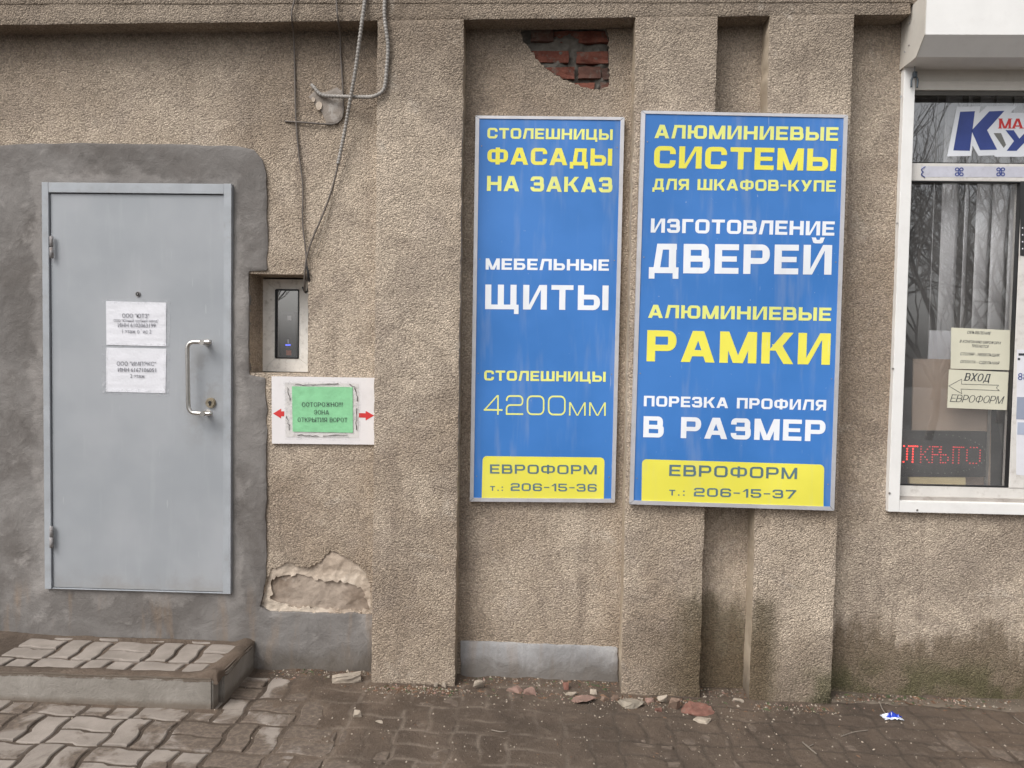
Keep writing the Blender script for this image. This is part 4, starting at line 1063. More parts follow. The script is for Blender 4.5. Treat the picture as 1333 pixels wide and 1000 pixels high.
# shutter slats hanging just below the box
ysl = -.006
for (v0, v1, mt, dy) in ((88, 105.3, 'cream', .004), (106, 118, 'cream', -.006)):
    mb = MB(); mb.box(X(1186, v0, ysl), 3.51, ysl + dy, ysl + dy + .016, Z(1240, v1, ysl), Z(1240, v0, ysl) + (.02 if v0 < 90 else 0), b=.003)
    mb.build('shutter_slat', M[mt], win)
mb = MB(); mb.box(X(1186, 118, ysl), 3.51, ysl + .002, ysl + .008, Z(1240, 124, ysl), Z(1240, 118.6, ysl)); mb.build('rubber_seal', mat_plain('grey_rubber', (.09, .085, .075), .7), win)
# hook hanging at the rail
hk = MB(); hx, hz = xz(1191, 76, -.045)
hk.tube(spline([(hx, -.045, Z(1190, 78, -.045)), (hx + .002, -.045, Z(1190, 98, -.045))], .01), .0018, 6)
c_ = xz(1190.5, 106, -.045)
hk.tube(spline([(c_[0] - .014, -.045, c_[1] - .028), (c_[0] - .014, -.045, c_[1] + .008), (c_[0], -.045, c_[1] + .026), (c_[0] + .014, -.045, c_[1] + .008), (c_[0] + .013, -.045, c_[1] - .03)], .006), .0045, 8)
hk.box(c_[0] - .009, c_[0] + .009, -.053, -.037, c_[1] + .018, c_[1] + .045, b=.003)
o = hk.build('hook', mat_plain('dark_blue_grey_metal', (.10, .12, .14), .4, .2, metal=.5), None, True)
tag(o, 'small dark metal hook hanging below the left end of the shutter box', 'hook')

# vinyl on the upper pane
yv = yw + .0285
st = empty('window_sticker', (X(1290, 208, yv), yv, Z(1290, 205, yv)))
tag(st, 'white sticker with big slanted blue letters and red letters on the upper pane', 'sticker')
def zpx(p): return (1150 + p[0] / 4.164, p[1] / 4.164)
def stick(name, pts, dy, mat):
    o = quad_px(name, [zpx(p) for p in pts], yv - dy, mat, None); return at_parent(o, st)
stick('backing', [(345, 848), (398, 578), (526, 576), (521, 612), (562, 575), (726, 572), (688, 612), (900, 612), (900, 850), (605, 850), (600, 843), (515, 845), (483, 790), (475, 846)], 0, M['letterwhite'])
stick('letter', [(379, 816), (416, 606), (496, 603), (468, 818)], .0006, M['navy'])
stick('letter', [(477, 708), (574, 604), (656, 601), (562, 706), (617, 812), (524, 814)], .0006, M['navy'])
stick('letter', [(662, 706), (706, 706), (737, 752), (780, 706), (830, 706), (722, 818), (668, 818), (708, 765)], .0006, M['navy'])
stick('window_gap', [(597, 722), (638, 722), (665, 785), (652, 803)], .0006, mat_plain('see_through_gap', (.16, .16, .15), .3))
o = lettering('lettering', 'МА', (1150 + 626 / 4.164, 697 / 4.164), (1150 + 756 / 4.164, 697 / 4.164), 643 / 4.164, yv - .0008, M['redink'], None, .24, .12, .12, True); at_parent(o, st)
# printed tape on the transom
yt2 = yw - .003
tp = empty('printed_tape', (X(1280, 225, yt2), yt2, Z(1280, 230, yt2))); tag(tp, 'strip of pale tape with blue ornaments stuck along the window transom', 'tape')
at_parent(crumple('strip', [(1199, 216.5), (1345, 217), (1345, 231), (1199, 230.5)], yt2, mat_plain('lavender_tape', (.55, .55, .62), .3, .05, dirt=.15, dscale=20), None, .0006, 30, 4, 30), tp)
for cu_ in (1249, 1303):
    mb = MB()
    for (du, dv) in ((-3, -3.4), (2.6, -3.4), (-3, 3.0), (2.6, 3.0), (-.2, -.2)):
        c0 = P(cu_ + du, 224 + dv, yt2 - .002); n = 14; r_ = .0095 if (du, dv) != (-.2, -.2) else .006
        v_ = []; 
        for k in range(n):
            a = 2 * math.pi * k / n
            v_ += [(c0[0] + r_ * 1.15 * math.cos(a), yt2 - .0015, c0[2] + r_ * math.sin(a)), (c0[0] + r_ * .6 * math.cos(a), yt2 - .0015, c0[2] + r_ * .5 * math.sin(a))]
        mb.add(v_, [(2 * k, 2 * ((k + 1) % n), 2 * ((k + 1) % n) + 1, 2 * k + 1) for k in range(n)])
    at_parent(mb.build('ornament', M['navy']), tp)
mb = MB(); c0 = P(1201, 224, yt2 - .002)
for s_ in (1, -1):
    mb.tube(spline([(c0[0] + .012, yt2 - .002, c0[2] + s_ * .026), (c0[0] - .006, yt2 - .002, c0[2] + s_ * .012), (c0[0] + .004, yt2 - .002, c0[2])], .006), .0022, 5)
at_parent(mb.build('ornament', M['navy']), tp)

# notices on the big pane
yg = yw + .0285
def pane_note(name, pts, mat, label, cat='notice', group=None, y=None):
    y = y or yg
    c = P(sum(p[0] for p in pts) / 4, max(p[1] for p in pts), y)
    r = empty(name, tuple(c)); tag(r, label, cat, group)
    at_parent(quad_px('sheet', pts, y, mat, None, .0012), r); return r
r = pane_note('paper_notice', [(1238.5, 426.5), (1315, 430), (1314, 482), (1237.5, 480)], M['creampaper'], 'upper cream paper of small print stuck inside the big pane')
for (t_, a, b, h_) in (('ОБЪЯВЛЕНИЕ', (1259, 434.5), (1290, 436), 3.6), ('В КОМПАНИЮ ЕВРОФОРМ', (1249, 446), (1303, 448.5), 3.4), ('ТРЕБУЮТСЯ', (1265, 452), (1287, 453.2), 3.4), ('СТОЛЯР - МЕБЕЛЬЩИК', (1250, 462.5), (1302, 464.5), 3.6), ('ОПЛАТА - СДЕЛЬНАЯ', (1250, 472.5), (1301, 474.8), 3.6)):
    at_parent(print_text('lettering', t_, a, b, yg - .0006, M['ink'], None, shear=.3, ysc=h_ * .0039, offset=.01), r)
r = pane_note('paper_notice', [(1235.5, 481), (1313, 484.5), (1310.5, 534), (1233, 531)], M['creampaper'], 'lower cream paper with an outlined left-pointing arrow inside the big pane', y=yg - .0014)
at_parent(lettering('lettering', 'ВХОД', (1255, 495.5), (1287.5, 497), 485.5, yg - .0022, M['ink'], None, .22, .1, .16, True, .22), r)
at_parent(lettering('lettering', 'ЕВРОФОРМ', (1236.5, 523), (1304.5, 525.5), 513.5, yg - .0022, M['ink'], None, .13, .07, .14, True, .25), r)
ol = [(1235, 502.5), (1252, 493.5), (1251.5, 500), (1300, 501.5), (1297, 505), (1301, 508.5), (1251, 506.5), (1252, 512.5), (1235, 502.5)]
mb = MB()
for i in range(len(ol) - 1):
    a, b = P(*ol[i], yg - .0022), P(*ol[i + 1], yg - .0022); mb.tube([a, b], .0009, 4)
at_parent(mb.build('arrow_outline', M['ink']), r)
# strips of paper on the mullion
ym = yw - .0045
r = pane_note('mullion_notice', [(1328.5, 236), (1345, 236), (1345, 334), (1328, 333)], mat_plain('black_sticker', (.03, .03, .03), .4), 'tall black sticker high up beside the window mullion', 'sticker', y=ym - .001)
for k in range(4):
    at_parent(box_at('print_mark', 1330.5, 1332, 296 + k * 9, 297.6 + k * 9, ym - .0016, ym - .001, M['letterwhite'], None), r)
r = pane_note('mullion_notice', [(1324, 455), (1342, 456), (1342, 620), (1323, 618)], M['paper'], 'torn pale paper with blue stamps taped low on the window mullion', 'notice', y=ym)
for (a, b, c_, d, mt) in ((1325, 1334, 484, 495, 'navy'), (1326, 1334, 460, 463, 'ink'), (1325, 1328, 466, 469, 'ink')):
    at_parent(print_text('lettering', '88', (a, d), (b + 4, d), ym - .0008, M[mt], None) if mt == 'navy' else box_at('print_mark', a, b, c_, d, ym - .0008, ym - .0001, M[mt], None), r)
at_parent(box_at('blue_film', 1323.5, 1340, 517, 546, ym - .001, ym - .0002, mat_plain('grey_blue_film', (.27, .30, .38), .4), None), r)
at_parent(box_at('blue_film', 1324.5, 1340, 550, 566, ym - .001, ym - .0002, mat_plain('pale_blue_film', (.38, .42, .52), .4), None), r)

# things standing inside the window
def inner(name, pts, y, thick, mat, label, cat, parent=None, group=None):
    o = quad_px(name, pts, y, mat, None, thick)
    if label: tag(o, label, cat, group)
    return o
shelf_z = Z(1240, 633, .1) - .01
mb = MB(); mb.box(wL - .01, 3.5, 0.085, 0.55, shelf_z - .03, shelf_z); o = mb.build('window_shelf', mat_plain('shelf_white', (.35, .33, .31), .6), win)
inner('chipboard_sheet', [(1189, 467), (1291, 469), (1289, 632), (1186, 632)], .135, .010, M['board'], 'beige board leaning upright inside the window behind the lit sign', 'board')
inner('metal_strip', [(1287, 528), (1291, 528), (1285.5, 633), (1281, 633)], .125, .004, M['steel'], 'thin pale metal strip leaning beside the lit red sign', 'strip')
inner('dark_easel', [(1292, 530), (1296, 530), (1313, 633), (1287, 633)], .15, .015, M['black'], 'dark leaning triangular stand behind the right side of the big pane', 'stand')
inner('paper_sheet', [(1210, 430), (1243, 431), (1242, 468), (1208, 467)], .138, .002, M['paper'], 'blank white paper standing on top of the beige board', 'paper')
inner('wood_strip', [(1184, 621.5), (1257, 622), (1257, 632), (1184, 631.5)], .082, .02, M['wood'], 'short pale wooden strip lying under the lit red sign', 'wood strip')
red = MB(); c0 = P(1301, 628, .2); red.box(c0[0] - .04, c0[0] + .03, .2, .28, shelf_z, shelf_z + .05, b=.006)
tag(red.build('red_box', mat_plain('dim_red', (.25, .03, .03), .5)), 'small dim red box in the lower right corner of the big pane', 'box')
mbp = MB(); mbp.box(X(1172, 500, .3), X(1187, 500, .3), .15, .17, shelf_z, Z(1180, 470, .3)); 
tag(mbp.build('dark_post', mat_plain('brown_board', (.10, .065, .05), .7)), 'dark brown upright board beside the window rail inside', 'board')

# LED sign
yl = .088
led = empty('led_sign', (X(1225, 632, yl), yl, shelf_z)); tag(led, 'black LED board spelling an open sign in red dots, standing in the window', 'LED sign')
lb = quad_px('case', [(1155, 560.5), (1285, 562), (1283, 621), (1155, 620)], yl, M['black'], None, .03); at_parent(lb, led)
FONT = {'О': ["01110", "10001", "10001", "10001", "10001", "10001", "01110"], 'Т': ["11111", "00100", "00100", "00100", "00100", "00100", "00100"],
        'К': ["10001", "10010", "10100", "11000", "10100", "10010", "10001"], 'Р': ["11110", "10001", "10001", "11110", "10000", "10000", "10000"],
        'Ы': ["100001", "100001", "100001", "111001", "100101", "100101", "111001"]}
A = P(1162, 580.5, yl - .001); B = P(1276, 581.8, yl - .001); hgt = (A[2] - P(1162, 601, yl - .001)[2])
pitch = hgt / 6; x = 0; cols = []
tot = sum(len(FONT[c][0]) + 1.6 for c in 'ОТКРЫТО') - 1.6 - 1
sx_ = (B[0] - A[0]) / tot
hot, dim = MB(), MB(); word = 'ОТКРЫТО'
spans = [(1164, 1181), (1183, 1194), (1199, 1210), (1214, 1223), (1225, 1241), (1243, 1254), (1259, 1276)]
for li, c in enumerate(word):
    q0, q1 = P(spans[li][0], 581, yl)[0], P(spans[li][1], 581, yl)[0]
    nc = len(FONT[c][0]) - 1
    for r_, row in enumerate(FONT[c]):
        for cc, ch in enumerate(row):
            if ch == '1':
                (hot if li < 2 else dim).disc((q0 + (q1 - q0) * cc / nc, A[2] - r_ * pitch), .0040 if li < 2 else .0030, yl - .003, yl - .0002, 6)
at_parent(hot.build('lit_letters', M['led_hot']), led); at_parent(dim.build('dim_letters', M['led_dim']), led)
mb = MB(); c0 = P(1222, 591, yl)
for k in range(44):
    a = 2 * math.pi * k / 44; mb.disc((c0[0] + .235 * math.cos(a), c0[2] + .098 * math.sin(a)), .0022, yl - .003, yl - .0002, 6)
at_parent(mb.build('unlit_dots', M['led_off']), led)

# vertical blinds inside
yb_ = .175
bl = empty('vertical_blinds', (2.3, yb_, 3.1)); tag(bl, 'pale vertical fabric blinds hanging behind the big pane', 'blinds')
vt = 3.12
mb = MB(); mb.box(wL, 3.5, yb_ - .02, yb_ + .02, vt, vt + .03); at_parent(mb.build('head_rail', M['pvc']), bl)
xv = X(1212, 350, yb_)
k = 0
while xv < 3.5:
    w_ = .085; ang = math.radians(rnd.uniform(2, 16) if k % 4 != 2 else rnd.uniform(48, 62)); zb_ = Z(1240, 476, yb_) + .02
    if k in (0,): ang = math.radians(65)
    c0, s0 = math.cos(ang) * w_ / 2, math.sin(ang) * w_ / 2
    V = []; N = 5
    for i in range(N + 1):
        t = i / N * 2 - 1; bul = .006 * (1 - t * t)
        for z_ in (zb_, vt): V.append((xv + c0 * t, yb_ + s0 * t - bul, z_))
    o = mesh_obj('vane', V, [(2 * i, 2 * i + 2, 2 * i + 3, 2 * i + 1) for i in range(N)], M['vane'], None, True)
    md = o.modifiers.new('s', 'SOLIDIFY'); md.thickness = .001
    at_parent(o, bl); xv += .083; k += 1

# ================================================================== CABLES
def cable(name, pts, r, mat, label, cat, ribs=False, group=None):
    pts3 = spline([(X(u, v, y), y, Z(u, v, y)) for u, v, y in pts], .004 if ribs else .012)
    rs = [r * (1.0 + (.16 if (i % 4) < 2 else -.10)) for i in range(len(pts3))] if ribs else r
    mb = MB(); mb.tube(pts3, rs, 12 if ribs else 7)
    o = mb.build(name, mat, None, True); tag(o, label, cat, group); return o
yo = -PD - .016
cable('corrugated_conduit', [(503, -60, yo), (502, -20, yo), (500.5, 20, yo), (505, 60, yo), (503, 95, yo), (501, 112, yo), (497, 120, yo), (487, 125.5, yo), (477, 126.5, -.10), (450, 126, -.05), (425, 125, -.025), (416, 122, -.022), (409, 114, -.012), (404, 109, .02)],
      .0088, M['conduit'], 'grey ribbed conduit that drops down the pilaster edge and bends left into the wall', 'conduit', True, 'grey conduits hanging above the narrow window')
cable('corrugated_conduit', [(478, -60, yo), (476, -10, yo), (471, 30, yo - .005), (463, 90, -.11), (456, 130, -.085), (450, 165, -.05), (444, 195, -.035), (440, 214, -.03)],
      .0088, M['conduit'], 'grey ribbed conduit hanging slanted and loose, ending in bare cables', 'conduit', True, 'grey conduits hanging above the narrow window')
cable('cable', [(441, 208, -.03), (438, 224, -.026), (431, 250, -.02), (420, 280, -.016), (408, 308, -.014), (400, 332, -.014), (397, 352, -.014), (396.5, 372, .02), (397, 380, .06)], .0048, M['wire'],
      'grey-brown cable running from the loose conduit down to the narrow window', 'cable')
cable('cable', [(440, 208, -.028), (436, 235, -.018), (428, 275, -.012), (418, 310, -.010), (411, 332, -.008)], .0022, M['wirelight'],
      'thin pale wire curling out of the loose conduit beside the thicker cable', 'wire')
cable('cable', [(386, -60, yo), (385, -10, yo), (380, 14, yo + .004), (380, 26, -.122), (382.5, 48, -.035), (383.5, 80, -.010), (385, 150, -.010), (389, 200, -.010), (394, 240, -.010), (394, 290, -.010), (397, 318, -.012), (400, 350, -.012), (399.5, 366, .01)], .0042, M['wire'],
      'long thin brown cable hanging left of the conduits from frieze to narrow window', 'cable')
cable('cable', [(437, -60, yo), (438, 0, yo), (440, 25, -.124), (443, 46, -.03), (443.5, 70, -.010), (446, 110, -.012), (447, 145, -.012), (443, 157, -.012), (435, 161.5, -.012), (420, 161.5, -.012), (395, 159.5, -.012), (371, 158, -.004)], .0046, M['wire'],
      'brown cable that runs down behind the conduit and turns left above the cement surround', 'cable')
cable('cable', [(399, 345, -.012), (402, 360, -.012), (402, 374, .03), (398, 381, .06), (394, 374, .08)], .005, M['black'], 'short black loop of cable at the top corner of the narrow window', 'cable')

# ================================================================== GROUND
Pv = 0.24; WA = 0.0085
def wave(t): return np.tanh(1.9 * np.sin(2 * np.pi * np.asarray(t) / Pv)) / .956
c0 = G(112, 945, 0.03); OX, OY = c0[0] - Pv / 2, c0[1] - Pv / 2
OXs = OX % Pv; OYs = OY % Pv
gr = mesh_obj('ground', [(-40, 6, gz(-40) * .2 - .05), (40, 6, -.12), (40, -45, -.12), (-40, -45, gz(-40) * .2 - .05)], [(3, 2, 1, 0)], M['asphalt']); tag(gr, kind='structure')
for q in gr.data.vertices: q.co.z = -0.12
NX, NY = 60, 4
pts = []; 
def strip(name, x0, x1, y0, y1, nx, ny, zf, mat, smooth=True):
    xs = np.linspace(x0, x1, nx); yy = np.linspace(y0, y1, ny); g1, g2 = np.meshgrid(xs, yy)
    z = zf(g1, g2); V = np.stack([g1, g2, z], -1).reshape(-1, 3)
    j, i = np.meshgrid(np.arange(ny - 1), np.arange(nx - 1), indexing='ij'); a = (j * nx + i).ravel()
    faces = np.stack([a, a + 1, a + nx + 1, a + nx], 1)
    me = bpy.data.meshes.new(name); me.vertices.add(len(V)); me.vertices.foreach_set('co', V.astype(np.float32).ravel())
    me.loops.add(faces.size); me.loops.foreach_set('vertex_index', faces.astype(np.int32).ravel())
    me.polygons.add(len(faces)); me.polygons.foreach_set('loop_start', np.arange(0, faces.size, 4, dtype=np.int32))
    me.polygons.foreach_set('use_smooth', [smooth] * len(faces)); me.materials.append(mat); me.update(calc_edges=True)
    return link(bpy.data.objects.new(name, me))
pav = strip('pavement', -9, 9, -3.2, .3, 120, 24, lambda x, y: gz(x) - .034 + .030 * np.clip((-1.14 - y) / .16, 0, 1) + .004 * fbm(x, y, 2.5), M['mud']); tag(pav, kind='structure')

SX0, SX1, SY0 = -2.80, X(279, 880, -.46) , -.478     # step extent
STZ = 0.147
def paver_mesh(x0, x1, y0, y1, mat, g=.0085, seed=0):
    rj = random.Random(seed)
    x0 += g; x1 -= g; y0 += g; y1 -= g
    def outline(d, z):
        a, b, c_, e = x0 + d, x1 - d, y0 + d, y1 - d; out = []
        nx = 8 if x1 - x0 > .15 else 4; ny = 8 if y1 - y0 > .15 else 4
        for k in range(nx): out.append((a + (b - a) * k / nx, c_))
        for k in range(ny): out.append((b, c_ + (e - c_) * k / ny))
        for k in range(nx): out.append((b - (b - a) * k / nx, e))
        for k in range(ny): out.append((a, e - (e - c_) * k / ny))
        return [(px_ + WA * float(wave(py_)), py_ + WA * float(wave(px_)), z) for px_, py_ in out]
    t = outline(.004, 0.0); o_ = outline(0, -.004); b_ = outline(0, -.03); n = len(t)
    cx_, cy_ = sum(p[0] for p in t) / n, sum(p[1] for p in t) / n
    for k in range(n):
        q = rj.uniform(0, .0022) + (rj.uniform(.004, .010) if rj.random() < .10 else 0); dx_, dy_ = cx_ - t[k][0], cy_ - t[k][1]; L_ = math.hypot(dx_, dy_)
        t[k] = (t[k][0] + dx_ / L_ * q, t[k][1] + dy_ / L_ * q, 0.0); o_[k] = (o_[k][0] + dx_ / L_ * q * .6, o_[k][1] + dy_ / L_ * q * .6, -.004 - q * .3)
    f = [tuple(range(n))]
    for k in range(n):
        k2 = (k + 1) % n; f.append((k, n + k, n + k2, k2)); f.append((n + k, 2 * n + k, 2 * n + k2, n + k2))
    me = bpy.data.meshes.new('paver'); me.from_pydata(t + o_ + b_, [], f); me.materials.append(mat); me.update(); return me
def paver_set(mat, g=.0085, seed=0):
    h = Pv / 2
    return [paver_mesh(0, Pv, 0, h, mat, g, seed + 1), paver_mesh(0, Pv, h, Pv, mat, g, seed + 2), paver_mesh(0, h, 0, Pv, mat, g, seed + 3), paver_mesh(h, Pv, 0, Pv, mat, g, seed + 4)]
psets = [paver_set(M['paver'], .0085, q * 10) for q in range(5)]
cnt = 0
i0 = round((-3.0 - OX) / Pv); j0 = 0
rp = random.Random(21)
par0 = 0
cells = []
for i in range(int(math.floor((-3.05 - OX) / Pv)), int(math.ceil((2.85 - OX) / Pv))):
    for j in range(int(math.floor((-1.25 - OY) / Pv)), int(math.ceil((0.02 - OY) / Pv))):
        bx, by = OX + i * Pv, OY + j * Pv
        if by + Pv * .5 > -.02: continue
        if bx > SX0 - .1 and bx + Pv < SX1 - .02 and by > SY0 + .02: continue
        cells.append((i, j, bx, by))
for (i, j, bx, by) in cells:
    hor = (i + j) % 2 == 0
    ps = psets[rp.randrange(5)]
    for me in (ps[:2] if hor else ps[2:]):
        if cnt >= 300: break
        o = bpy.data.objects.new('paver', me)
        o.location = (bx, by, gz(bx + .12) + rp.uniform(-.0022, .0016)); o.rotation_euler = (rp.uniform(-.006, .006), .014 + rp.uniform(-.006, .006), rp.uniform(-.006, .006))
        link(o, pav); cnt += 1
# mud: lies in the joints, and smothers the pavers over most of the right-hand side
spots = [(442, 962, 10, 14), (498, 992, 14, 12), (430, 1000, 38, 7), (838, 965, 16, 5), (872, 968, 14, 4), (899, 966, 8, 8), (876, 990, 14, 6), (1237, 963, 42, 7), (1322, 975, 30, 9), (1287, 994, 30, 7), (345, 894, 14, 5), (375, 940, 10, 3), (1050, 998, 14, 3), (548, 945, 8, 4)]
sp_w = []
for (u, v, a, b) in spots:
    p = G(u, v, -.01); q = G(u + a, v, -.01); r_ = G(u, v - b, -.01); sp_w.append((p[0], p[1], abs(q[0] - p[0]), abs(r_[1] - p[1])))
def jointmask(x, y):
    lx = x - OX; ly = y - OY
    ux = lx - WA * wave(ly); uy = ly - WA * wave(lx)
    ci = np.floor(ux / Pv); cj = np.floor(uy / Pv); fx = ux / Pv - ci; fy = uy / Pv - cj
    e = np.minimum(np.minimum(fx, 1 - fx), np.minimum(fy, 1 - fy)); mid = np.where(((ci + cj) % 2) == 0, np.abs(fy - .5), np.abs(fx - .5))
    return np.exp(-(np.minimum(e, mid) * Pv / .008) ** 2)
def mudz(x, y):
    # distance to the nearest paver joint in the unwarped pattern
    lx = x - OX; ly = y - OY
    ux = lx - WA * wave(ly); uy = ly - WA * wave(lx)
    ci = np.floor(ux / Pv); cj = np.floor(uy / Pv); fx = ux / Pv - ci; fy = uy / Pv - cj
    hor = ((ci + cj) % 2) == 0
    e = np.minimum(np.minimum(fx, 1 - fx), np.minimum(fy, 1 - fy))
    mid = np.where(hor, np.abs(fy - .5), np.abs(fx - .5)); d = np.minimum(e, mid) * Pv
    joint = np.exp(-(d / .006) ** 2)
    cover = 1 / (1 + np.exp(-(x + 1.15 + 1.0 * fbm(x, y, 1.6, 3, 2.0)) * 5.0))
    n = fbm(x, y, 9.0, 4)
    base = -.0105 + cover * .0130 + n * (.0045 + .002 * cover)
    z = base - joint * .0030 * (cover * .9 + .1) * np.clip(1.0 + 2.2 * fbm(x, y, 3.0, 2, 6.0), 0.1, 1.6)
    z = z + .003 * fbm(x, y, 2.2, 2, 9.0)
    wall = np.exp(-np.clip(-y - .02, 0, 9) / .06); z = z + wall * .014 * (0.6 + fbm(x, y, 11, 2, 4.0))
    edge = np.exp(-(np.clip(SY0 - y, 0, 9)) / .03) * (x < SX1 + .05) * (y < SY0 + .01); z = z + edge * .009
    for (a, b, c_, d_) in sp_w:
        q = ((x - a) / c_) ** 2 + ((y - b) / d_) ** 2 + 1.1 * fbm(x, y, 26, 2, 1.0)
        z = z - .010 * np.clip(1.15 - q, 0, 1)
    return gz(x) + z
mud = strip('mud', -3.3, 3.1, -1.3, .02, 800, 165, mudz, M['mud']); tag(mud, kind='stuff')
_c = np.zeros(len(mud.data.vertices) * 3, np.float32); mud.data.vertices.foreach_get('co', _c); _c = _c.reshape(-1, 3)
_a = mud.data.attributes.new('joint', 'FLOAT', 'POINT'); _a.data.foreach_set('value', jointmask(_c[:, 0], _c[:, 1]).astype(np.float32))
mud['label'] = 'brown mud over the pavers'
# concrete strip along the wall foot on the right
kb = strip('kerb_strip', x3r + .005, 4.2, -.13, 0.004, 150, 12, lambda x, y: gz(x) + .012 + .008 * fbm(x, y, 7, 3) - .030 * np.clip((-y - .085) / .045, 0, 1) ** 1.6, M['kerbmud']); tag(kb, kind='structure')

# ------------------------------------------------------------------ entrance step
step = empty('entrance_step', (float((SX0 + SX1) / 2), -.25, 0.03)); tag(step, 'low paved step with concrete kerbs in front of the grey door', 'step')
def rough_box(name, x0, x1, y0, y1, z0, z1, mat, seg=.03, amp=.003, bev=.008):
    bm = bmesh.new(); bmesh.ops.create_cube(bm, size=1)
    for q in bm.verts: q.co = ((x0 + x1) / 2 + q.co.x * (x1 - x0), (y0 + y1) / 2 + q.co.y * (y1 - y0), (z0 + z1) / 2 + q.co.z * (z1 - z0))
    bmesh.ops.bevel(bm, geom=bm.edges[:], offset=bev, segments=2, affect='EDGES')
    ed = [e for e in bm.edges if e.calc_length() > seg * 2]
    L = max(x1 - x0, y1 - y0); bmesh.ops.subdivide_edges(bm, edges=[e for e in bm.edges if e.calc_length() > L * .8], cuts=int(L / seg), use_grid_fill=True)
    for q in bm.verts:
        q.co.y += amp * float(fbm(q.co.x * 1.0, q.co.z + q.co.y, 12, 2)); q.co.z += amp * 1.5 * float(fbm(q.co.x, q.co.y, 9, 3, 2)); q.co.x += amp * float(fbm(q.co.y, q.co.z, 14, 2))
    me = bpy.data.meshes.new(name); bm.to_mesh(me); bm.free(); me.materials.append(mat)
    return link(bpy.data.objects.new(name, me))
at_parent(rough_box('kerb', SX0, SX1 - .001, SY0, SY0 + .075, -.08, STZ, M['kerb']), step)
side_top = X(327, 842, -.02)
at_parent(rough_box('kerb', SX1 - .072 + .018, SX1 + .018, SY0 + .082, -.016, -.08, STZ + .001, M['kerb']), step)
at_parent(rough_box('kerb', SX0, SX0 + .2, SY0 + .08, -.02, -.08, STZ - .012, M['kerbmud']), step)
core = MB(); core.box(SX0 + .05, SX1 - .02, SY0 + .06, -.013, -.1, STZ - .03); at_parent(core.build('core', M['kerbmud']), step)
pss = paver_set(M['paver_step'], .0105)
c1 = G(100, 848, STZ); ox, oy = c1[0] - Pv / 2, -.405 + .0
IX0, IX1, IY0, IY1 = SX0 + .21, SX1 - .045, SY0 + .078, -.018
pid = 0
def cut_tile(me, ox_, oy_):
    """clip a paver to the inside of the kerbs"""
    bm = bmesh.new(); bm.from_mesh(me); bmesh.ops.translate(bm, vec=(ox_, oy_, 0), verts=bm.verts)
    clipped = False
    for co, no in (((IX0, 0, 0), (-1, 0, 0)), ((IX1, 0, 0), (1, 0, 0)), ((0, IY0, 0), (0, -1, 0)), ((0, IY1, 0), (0, 1, 0))):
        r_ = bmesh.ops.bisect_plane(bm, geom=bm.verts[:] + bm.edges[:] + bm.faces[:], plane_co=co, plane_no=no, clear_outer=True)
        ed = [g for g in r_['geom_cut'] if isinstance(g, bmesh.types.BMEdge)]
        if ed:
            clipped = True
            try: bmesh.ops.holes_fill(bm, edges=bm.edges[:], sides=0)
            except Exception: pass
    xs = [q.co.x for q in bm.verts]; ys_ = [q.co.y for q in bm.verts]
    ok = len(bm.faces) > 3 and (max(xs) - min(xs)) > .03 and (max(ys_) - min(ys_)) > .02
    if not ok: bm.free(); return None
    m2 = bpy.data.meshes.new('paver'); bm.to_mesh(m2); bm.free(); return m2
for i in range(-8, 9):
    for j in range(-2, 4):
        bx, by = ox + i * Pv, oy + j * Pv - Pv * .5
        if bx > IX1 or bx + Pv < IX0 or by > IY1 or by + Pv < IY0: continue
        hor = (i + j) % 2 == 0
        for me in (pss[:2] if hor else pss[2:]):
            m2 = cut_tile(me, bx, by)
            if m2 is None: continue
            m2.materials.clear(); m2.materials.append(M['paver_step'])
            o = bpy.data.objects.new('paver', m2); o.location.z = STZ - .004 + rp.uniform(-.0025, .002)
            link(o); at_parent(o, step)
def smudz(x, y):
    d = np.minimum(np.minimum(x - SX0, SX1 + .03 - x), np.minimum(y - SY0, -.01 - y))
    return STZ - .0145 + .007 * fbm(x, y, 10, 3, 7) + .0235 * np.exp(-((y - (SY0 + .040)) / .058) ** 2) * np.clip((d - .012) / .008 + 2.5 * fbm(x, y, 9, 2, 3), -1, 1) + .016 * np.exp(-(np.clip(-.02 - y, 0, 1) / .018)) + .0235 * np.exp(-((x - (SX1 - .022)) / .045) ** 2) * np.clip((d - .010) / .008 + 2.5 * fbm(x, y, 9, 2, 3), -1, 1) + .015 * np.exp(-((x - SX0 - .05) / .12) ** 2)
sm = strip('mud_film', SX0 + .01, SX1 + .02, SY0 + .008, -.014, 330, 110, smudz, M['mud']); at_parent(sm, step)

